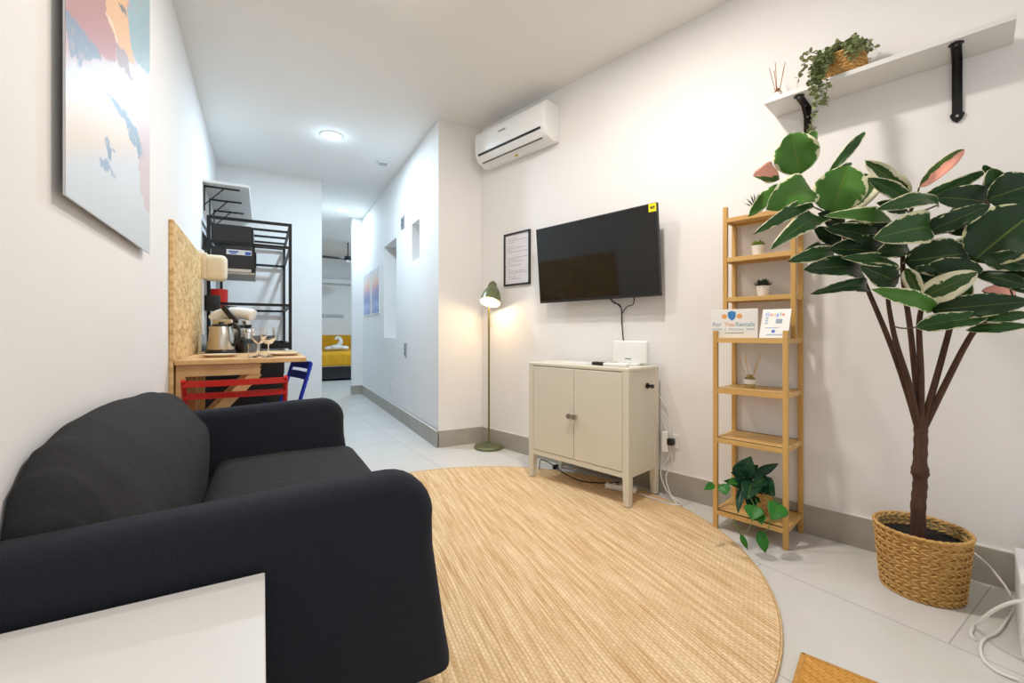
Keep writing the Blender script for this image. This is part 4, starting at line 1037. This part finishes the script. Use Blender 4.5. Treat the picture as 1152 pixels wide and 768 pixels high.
for k, (bp, tp, wpx, yb, yt, kd, tl) in enumerate(PL):
    leaf(pix(*bp, yb)-pc, pix(*tp, yt)-pc, wpx*(yb+yt)/2/F*1.05, LEAF['pothosd' if kd == 'd' else 'pothos'], t, tl, .06, .22, .002, k, True, toward=(-pc + Vector((0, 0, 1.0))))
def pstem(b):
    C0 = Vector((0, 0, .10))
    for k, (bp, tp, wpx, yb, yt, kd, tl) in enumerate(PL[:14]):
        q = pix(*bp, yb)-pc; tube(b, spline([C0+Vector((.02*math.cos(k), .02*math.sin(k), -.005)), (C0+q)/2+Vector((0, 0, .03)), q], 6), .0017, 5)
    def trail(pts): tube(b, spline([p - pc for p in pts], 8), .0018, 5)
    S = pc+Vector((0, 0, .11))
    trail([S, pix(826, 545, 2.14), pix(816, 545, 2.10), pix(802, 546, 2.10)])
    trail([S, pix(842, 556, 2.07), pix(848, 568, 2.03), pix(845, 590, 1.98), pix(838, 598, 1.98), pix(829, 591, 1.98), pix(826, 583, 1.99), pix(830, 596, 1.985), pix(834, 602, 1.98)])
    trail([S, pix(860, 556, 2.1), pix(868, 570, 2.02), pix(866, 586, 1.98), pix(864, 595, 1.98), pix(857, 599, 1.99)])
    trail([S, pix(850, 560, 2.08), pix(855, 572, 2.02), pix(856, 579, 2.0)])
    trail([S, pix(872, 560, 2.1), pix(877, 568, 2.02)])
part('stems', mat('green_stem', (92, 128, 56), .5, var=.1), t, pstem, 60)

# ------------------------------------------------------------------ wall shelf on the right
ws0, ws1, wz = 2.436, 3.273, 2.165; wd = .20
t = thing('wall_shelf', 'white floating shelf on right wall with ornate black iron brackets', 'shelf', rw(ws0, 0, wz), RA)
SW = ws1-ws0
part('board', WHITE, t, lambda b: box(b, 0, SW, -wd, -.001, 0, .022, .0015))
def brk(x):
    def f(b):
        w_ = .016
        box(b, x-w_, x+w_, -.155, -.002, -.007, 0)                       # arm below the shelf
        box(b, x-w_, x+w_, -.009, -.001, -.215, 0)                       # leg on the wall
        prism(b, [(x-w_*.8, -.215), (x-w_*1.4, -.228), (x-w_*.9, -.25), (x, -.262), (x+w_*.9, -.25), (x+w_*1.4, -.228), (x+w_*.8, -.215)], -.009, -.001, 'y')
        prism(b, [(x-w_*.8, -.155), (x-w_*1.4, -.165), (x-w_*.9, -.178), (x, -.186), (x+w_*.9, -.178), (x+w_*1.4, -.165), (x+w_*.8, -.155)], -.007, 0, 'z')
        prism(b, [(-.13, -.006), (-.10, -.006), (-.012, -.12), (-.008, -.16), (-.03, -.10), (-.06, -.055)], x-.006, x+.006, 'x')
    return f
def scr(x):
    def f(b):
        for z in (-.05, -.12, -.235): tube(b, [(x, -.009, z), (x, -.0125, z)], .005, 10)
        for y in (-.05, -.12, -.168): tube(b, [(x, y, -.007), (x, y, -.0105)], .005, 10)
    return f
for x in (rt(909, .0)-ws0, rt(1077, .0)-ws0):
    bk = part('bracket', BLACK, t, brk(x)); part('screws', STEEL, bk, scr(x))
WT = wz+.022
reed('reed_diffuser', 'small reed diffuser on left end of the white floating shelf', rw(rt(875, .12), .12, WT-.015+.015), 0, mat('brown_oil_glass', (176, 120, 80), .1, trans=.5, var=.02), REEDD, .19, .30, .02)
bk_t = rt(950, .10)
bc = rw(bk_t, .10, WT)
t = thing('trailing_plant', 'small-leaved trailing plant in straw basket on white floating shelf', 'potted plant', bc, RA)
part('basket', WICKL, t, lambda b: weave(b, lambda v: .076+.008*math.sin(PI*v), .11, 12, 8, .0038), 60)
part('rim', WICKL, t, lambda b: tube(b, [(.076*math.cos(a), .076*math.sin(a), .112) for a in [2*PI*k/40 for k in range(41)]], .006, 8), 60)
part('soil', TERRA, t, lambda b: lathe(b, [(.072, .10), (0, .104)], n=30))
RI3 = Matrix.Rotation(-RA, 3, 'Z')
def loc3(v): return RI3 @ (Vector(v)-bc)
trails = []
r5 = random.Random(11)
for k in range(26):
    a = r5.uniform(-PI, PI); l = r5.uniform(.03, .07)
    trails.append([(0, 0, .105), (math.cos(a)*.045, math.sin(a)*.045, .145+r5.uniform(-.01, .03)), (math.cos(a)*(.07+l*.5), math.sin(a)*(.07+l*.5), .13+r5.uniform(-.05, .03))])
Yt = 1.98
vc = loc3((0, 0, CH)); va = math.atan2(vc.y, vc.x)
for k in range(22):
    a = va+r5.uniform(-1.5, 1.3); l = r5.uniform(.0, .02)
    trails.append([(math.cos(a)*.02, math.sin(a)*.02, .11), (math.cos(a)*.06, math.sin(a)*.06, .142+r5.uniform(-.01, .015)), (math.cos(a)*(.098+l), math.sin(a)*(.098+l), .10+r5.uniform(-.015, .015)), (math.cos(a)*(.10+l), math.sin(a)*(.10+l), .065+r5.uniform(-.025, .02))])
for k in range(9):
    x1 = 928-r5.uniform(0, 20); 
    trails.append([(-.02, -.02, .11), loc3(pix(935-k*1.2, 58+k, 2.03)), loc3(pix(925-r5.uniform(0, 10), 75+r5.uniform(-6, 6), Yt)), loc3(pix(920+r5.uniform(-9, 9), 94+r5.uniform(-8, 8), Yt-.02))])
for pts in ([(925, 70), (918, 85), (914, 100), (920, 110)], [(926, 72), (922, 92), (926, 112), (932, 120)], [(928, 76), (930, 98), (928, 112), (922, 118)], [(915, 66), (906, 70), (903, 80), (898, 90)], [(920, 60), (908, 60), (904, 62), (903, 66)], [(924, 80), (919, 110), (915, 130), (912, 150), (915, 162)], [(921, 74), (912, 90), (914, 104), (912, 108)]):
    trails.append([(-.03, -.03, .11)]+[loc3(pix(x, y, Yt-.01*i)) for i, (x, y) in enumerate(pts)])
def tleaves(b, frac):
    r6 = random.Random(5+frac); i = 0
    for tr in trails:
        sp = spline(tr, 10); acc = 0
        for p, q in zip(sp, sp[1:]):
            acc += (q-p).length
            while acc > .0055:
                acc -= .0055; i += 1
                if i % 2 != frac or p.z > 0 and math.hypot(p.x, p.y) < .03: continue
                d = Vector((r6.uniform(-1, 1), r6.uniform(-1, 1), r6.uniform(-.6, .6))).normalized(); s = d.cross(Vector((r6.uniform(-1, 1), r6.uniform(-1, 1), 1))).normalized()
                L = r6.uniform(.014, .025); w_ = L*.42; c = p+Vector((r6.uniform(-1, 1), r6.uniform(-1, 1), r6.uniform(-1, 1)))*.004
                up = s.cross(d)*.002
                vs = [b.verts.new(v) for v in (c, c+d*L*.35+s*w_+up, c+d*L*.75+s*w_*.8+up, c+d*L, c+d*L*.75-s*w_*.8+up, c+d*L*.35-s*w_+up)]
                b.faces.new(vs)
part('foliage', mat('grey_green_foliage', (150, 158, 108), .6, rgb2=(98, 116, 68), vscale=80), t, lambda b: tleaves(b, 0))
part('pale_foliage', mat('pale_green_foliage', (172, 178, 130), .6, rgb2=(120, 138, 84), vscale=80), t, lambda b: tleaves(b, 1))
part('stems', mat('thin_green_stem', (120, 120, 76), .6, var=.1), t, lambda b: [tube(b, spline(tr, 6), .0011, 4) for tr in trails], 60)

# ------------------------------------------------------------------ rubber plant
bc = cw(1.6249, 1.7516)
t = thing('rubber_plant', 'tall variegated rubber plant in round wicker basket by right wall', 'potted plant', (bc.x, bc.y, 0), 0)
BR = .1455; BHt = .25
part('basket', WICK, t, lambda b: weave(b, lambda v: BR*(.855+.15*v**.9), BHt, 16, 16, .0044), 60)
part('basket_rim', WICK, t, lambda b: tube(b, [(BR*math.cos(a), BR*math.sin(a), BHt-.002+.0015*math.sin(a*40)) for a in [2*PI*k/120 for k in range(121)]], .0065, 8), 60)
part('basket_lining', mat('olive_lining', (150, 138, 100), .8, var=.15), t, lambda b: lathe(b, [(BR-.006, BHt), (BR-.010, BHt-.02), (BR*.9, .16)], n=60), 60)
part('soil', TERRA, t, lambda b: lathe(b, [(BR*.945, .205), (BR*.4, .21), (0, .212)], n=50), 60)
O3 = Vector((bc.x, bc.y, 0))
def rp(px, py, Y): return pix(px, py, Y)-O3
trunk = [(1033, 610, 1.755), (1033, 570, 1.755), (1035, 545, 1.755), (1035, 520, 1.755), (1036, 490, 1.755), (1035, 470, 1.755)]
def trk(b):
    pts = spline([rp(*q) for q in trunk], 8); n = len(pts)
    tube(b, pts, [.0245-.0035*k/n+(.006 if 20 <= k <= 22 else 0)+.0012*math.sin(k*1.7) for k in range(n)], 14)
part('trunk', BARK, t, trk, 60)
BRN = [
 [(1034, 486, 1.755), (1022, 445, 1.75), (1003, 390, 1.73), (978, 330, 1.72), (952, 272, 1.74), (940, 240, 1.76)],
 [(1033, 478, 1.75), (1022, 430, 1.72), (1008, 385, 1.68), (1000, 345, 1.65), (998, 320, 1.64)],
 [(1035, 476, 1.755), (1030, 425, 1.75), (1024, 370, 1.73), (1016, 310, 1.70), (1018, 262, 1.70), (1028, 228, 1.72)],
 [(1036, 476, 1.75), (1036, 420, 1.70), (1034, 365, 1.66), (1040, 335, 1.63), (1048, 310, 1.62)],
 [(1037, 480, 1.75), (1052, 430, 1.72), (1067, 375, 1.69), (1080, 325, 1.66), (1095, 290, 1.64), (1110, 235, 1.62)],
 [(1038, 484, 1.755), (1062, 435, 1.70), (1085, 390, 1.64), (1100, 368, 1.60), (1125, 350, 1.56), (1140, 335, 1.54)],
]
for pts in BRN:
    def br(b, pts=pts):
        s = spline([rp(*q) for q in pts], 7); n = len(s); tube(b, s, [.0125-.007*k/n for k in range(n)], 10)
    part('branch', BARK, t, br, 60)
# base px, tip px, width px, depth base, depth tip, kind, tilt about the blade axis, droop
RL = [
 ((900, 196), (890, 149), 37, 1.72, 1.70, 'b', 0, .05), ((876, 196), (847, 198), 19, 1.74, 1.72, 'p', .1, .08), ((904, 172), (918, 147), 11, 1.76, 1.78, 'b', .3, .04),
 ((913, 214), (862, 236), 34, 1.68, 1.60, 'b', 0, .12), ((882, 211), (842, 244), 15, 1.74, 1.66, 'b', .2, .1), ((916, 233), (847, 264), 13, 1.70, 1.56, 'g', .3, .14),
 ((930, 248), (867, 281), 19, 1.68, 1.54, 'g', .1, .12), ((936, 240), (955, 186), 43, 1.70, 1.66, 'b', 0, .06), ((932, 196), (973, 148), 9, 1.72, 1.74, 'g', .3, .06),
 ((942, 192), (958, 183), 5, 1.78, 1.84, 'g', .2, .02), ((944, 241), (992, 197), 25, 1.74, 1.76, 'v', .1, .05), ((1003, 249), (927, 243), 14, 1.66, 1.56, 'b', .2, .08),
 ((988, 272), (928, 257), 20, 1.70, 1.62, 'd', .1, .08), ((1046, 256), (982, 268), 32, 1.60, 1.50, 'g', .0, .10), ((1056, 230), (985, 236), 16, 1.62, 1.52, 'g', .1, .10),
 ((1046, 260), (1114, 231), 18, 1.60, 1.52, 'd', .1, .06), ((1034, 211), (1085, 168), 13, 1.70, 1.68, 'p', .25, .06), ((1028, 229), (1109, 192), 13, 1.70, 1.62, 'g', .2, .05),
 ((1024, 219), (973, 180), 17, 1.72, 1.74, 'v', .1, .05), ((1024, 228), (976, 200), 15, 1.68, 1.62, 'g', .2, .08), ((986, 201), (960, 199), 5, 1.76, 1.80, 'g', .2, .05),
 ((1020, 236), (986, 228), 12, 1.70, 1.66, 'd', .1, .05), ((1112, 228), (1053, 222), 26, 1.60, 1.62, 'd', .0, .08), ((1118, 215), (1116, 189), 16, 1.60, 1.58, 'g', .2, .05),
 ((1116, 196), (1106, 186), 6, 1.60, 1.60, 'g', .2, .02), ((1110, 224), (1166, 206), 36, 1.56, 1.50, 'd', .0, .08), ((1094, 294), (1170, 234), 56, 1.56, 1.48, 'd', .0, .07),
 ((1096, 262), (1074, 232), 30, 1.64, 1.66, 'd', .0, .05), ((1017, 294), (1092, 284), 34, 1.66, 1.58, 'd', .0, .12), ((1106, 291), (1165, 300), 19, 1.54, 1.46, 'd', .1, .10),
 ((1034, 311), (1106, 303), 28, 1.64, 1.54, 'd', .1, .10), ((1031, 337), (1100, 306), 24, 1.62, 1.52, 'v', .1, .08), ((1098, 308), (1162, 324), 14, 1.56, 1.46, 'd', .2, .12),
 ((1142, 332), (1104, 327), 15, 1.58, 1.56, 'p', .1, .06), ((1046, 349), (1160, 339), 22, 1.60, 1.44, 'd', .1, .07), ((1030, 368), (1112, 357), 18, 1.60, 1.50, 'g', .1, .08),
 ((1100, 357), (1160, 353), 12, 1.54, 1.46, 'g', .2, .08), ((1088, 371), (1160, 366), 10, 1.56, 1.46, 'g', .2, .08), ((1050, 348), (980, 325), 17, 1.60, 1.50, 'b', .1, .10),
 ((1012, 302), (946, 290), 13, 1.68, 1.58, 'g', .1, .06), ((1010, 318), (967, 299), 22, 1.66, 1.60, 'd', .1, .06), ((976, 327), (911, 331), 13, 1.72, 1.62, 'd', .1, .16),
 ((970, 306), (904, 303), 23, 1.72, 1.62, 'd', .0, .10), ((938, 284), (886, 294), 15, 1.72, 1.62, 'g', .1, .10), ((934, 276), (902, 284), 8, 1.74, 1.68, 'd', .1, .06),
 ((998, 287), (932, 280), 28, 1.72, 1.64, 'd', .0, .08), ((1004, 270), (945, 252), 26, 1.74, 1.66, 'd', .0, .06), ((1020, 302), (1036, 334), 14, 1.62, 1.58, 'v', .0, .05),
 ((1082, 342), (1092, 317), 10, 1.62, 1.60, 'g', .1, .03), ((946, 272), (915, 257), 15, 1.74, 1.70, 'd', .1, .04), ((1048, 306), (1100, 270), 26, 1.66, 1.66, 'd', .1, .04),
 ((1040, 262), (1080, 246), 20, 1.66, 1.64, 'd', .1, .04), ((1022, 280), (985, 286), 20, 1.66, 1.60, 'd', .1, .06), ((1130, 300), (1160, 330), 18, 1.52, 1.47, 'd', .1, .06),
 ((1060, 318), (1030, 300), 18, 1.66, 1.62, 'd', .1, .04), ((950, 256), (920, 240), 18, 1.74, 1.70, 'd', .1, .04),
]
for k, (bp, tp, wpx, yb, yt, kd, tl, dr) in enumerate(RL):
    lf = leaf(rp(*bp, yb), rp(*tp, yt), wpx*(yb+yt)/2/F*1.2, LEAF[kd], t, tl*.6+.18*math.sin(k*2.3), dr*1.3, .26, .011, k*1.3)
    if kd == 'p': lf['label'] = 'leaf with pink flush'
dense = []
for pts in BRN: dense += spline([rp(*q) for q in pts], 7)[12:]
STEM = mat('brown_green_stem', (96, 74, 48), .6, var=.2)
for bp, tp, wpx, yb, yt, kd, tl, dr in RL:
    q = rp(*bp, yb); n = min(dense, key=lambda d: (d-q).length)
    if .004 < (n-q).length < .2: part('petiole', STEM, t, lambda b, q=q, n=n: tube(b, spline([n, (n+q)/2-Vector((0, 0, .006)), q], 4), .003, 6), 60)

# ------------------------------------------------------------------ cable and white appliance at the right edge
hv = pix(1149, 700, 1.38)
t = thing('storage_box', 'white low box cut off by the right edge of the photo', 'box', (hv.x, hv.y, 0), RA)
part('body', WPLAST, t, lambda b: box(b, 0, .42, -.02, .30, 0, .225, .012, 3), 50)
part('lid', WPLAST, t, lambda b: box(b, -.003, .423, -.023, .303, .226, .25, .008, 3), 50)
tag(part('white_cable', WCABLE, None, lambda b: [
    tube(b, spline([pix(1096, 622, 1.78), pix(1110, 634, 1.74), pix(1124, 650, 1.69), pix(1136, 668, 1.63), P2(1139, 684, .006), P2(1132, 698, .006), P2(1122, 711, .006), P2(1108, 718, .006), P2(1103, 728, .006), P2(1107, 742, .006), P2(1122, 755, .006), P2(1146, 765, .006)], 8), .0042, 8)], 60), 'thin pale cable curling over tiles behind the wicker basket', 'cable')
tag(part('white_cable', WCABLE, None, lambda b: [
    tube(b, spline([pix(1160, 675, 1.33), pix(1140, 677, 1.345), pix(1120, 685, 1.39), pix(1104, 697, 1.45), P2(1096, 704, .01), P2(1092, 712, .006), P2(1096, 719, .006)], 8), .0052, 8)], 60), 'thick white cable looping up at the right edge of the photo', 'cable')

# ------------------------------------------------------------------ camera and view
cam = bpy.data.cameras.new('Camera'); co = bpy.data.objects.new('Camera', cam); COL.objects.link(co)
cam.sensor_width = 36; cam.sensor_fit = 'HORIZONTAL'; cam.lens = 36*F/1152
cam.shift_x = 0; cam.shift_y = (HY-384)/1152; cam.clip_start = .02
co.location = (0, 0, CH); co.rotation_euler = (PI/2, 0, -TH)
sc = bpy.context.scene; sc.camera = co
vs = sc.view_settings; vs.view_transform = 'Standard'; vs.look = 'None'; vs.gamma = 1; vs.use_curve_mapping = False; vs.exposure = -.02
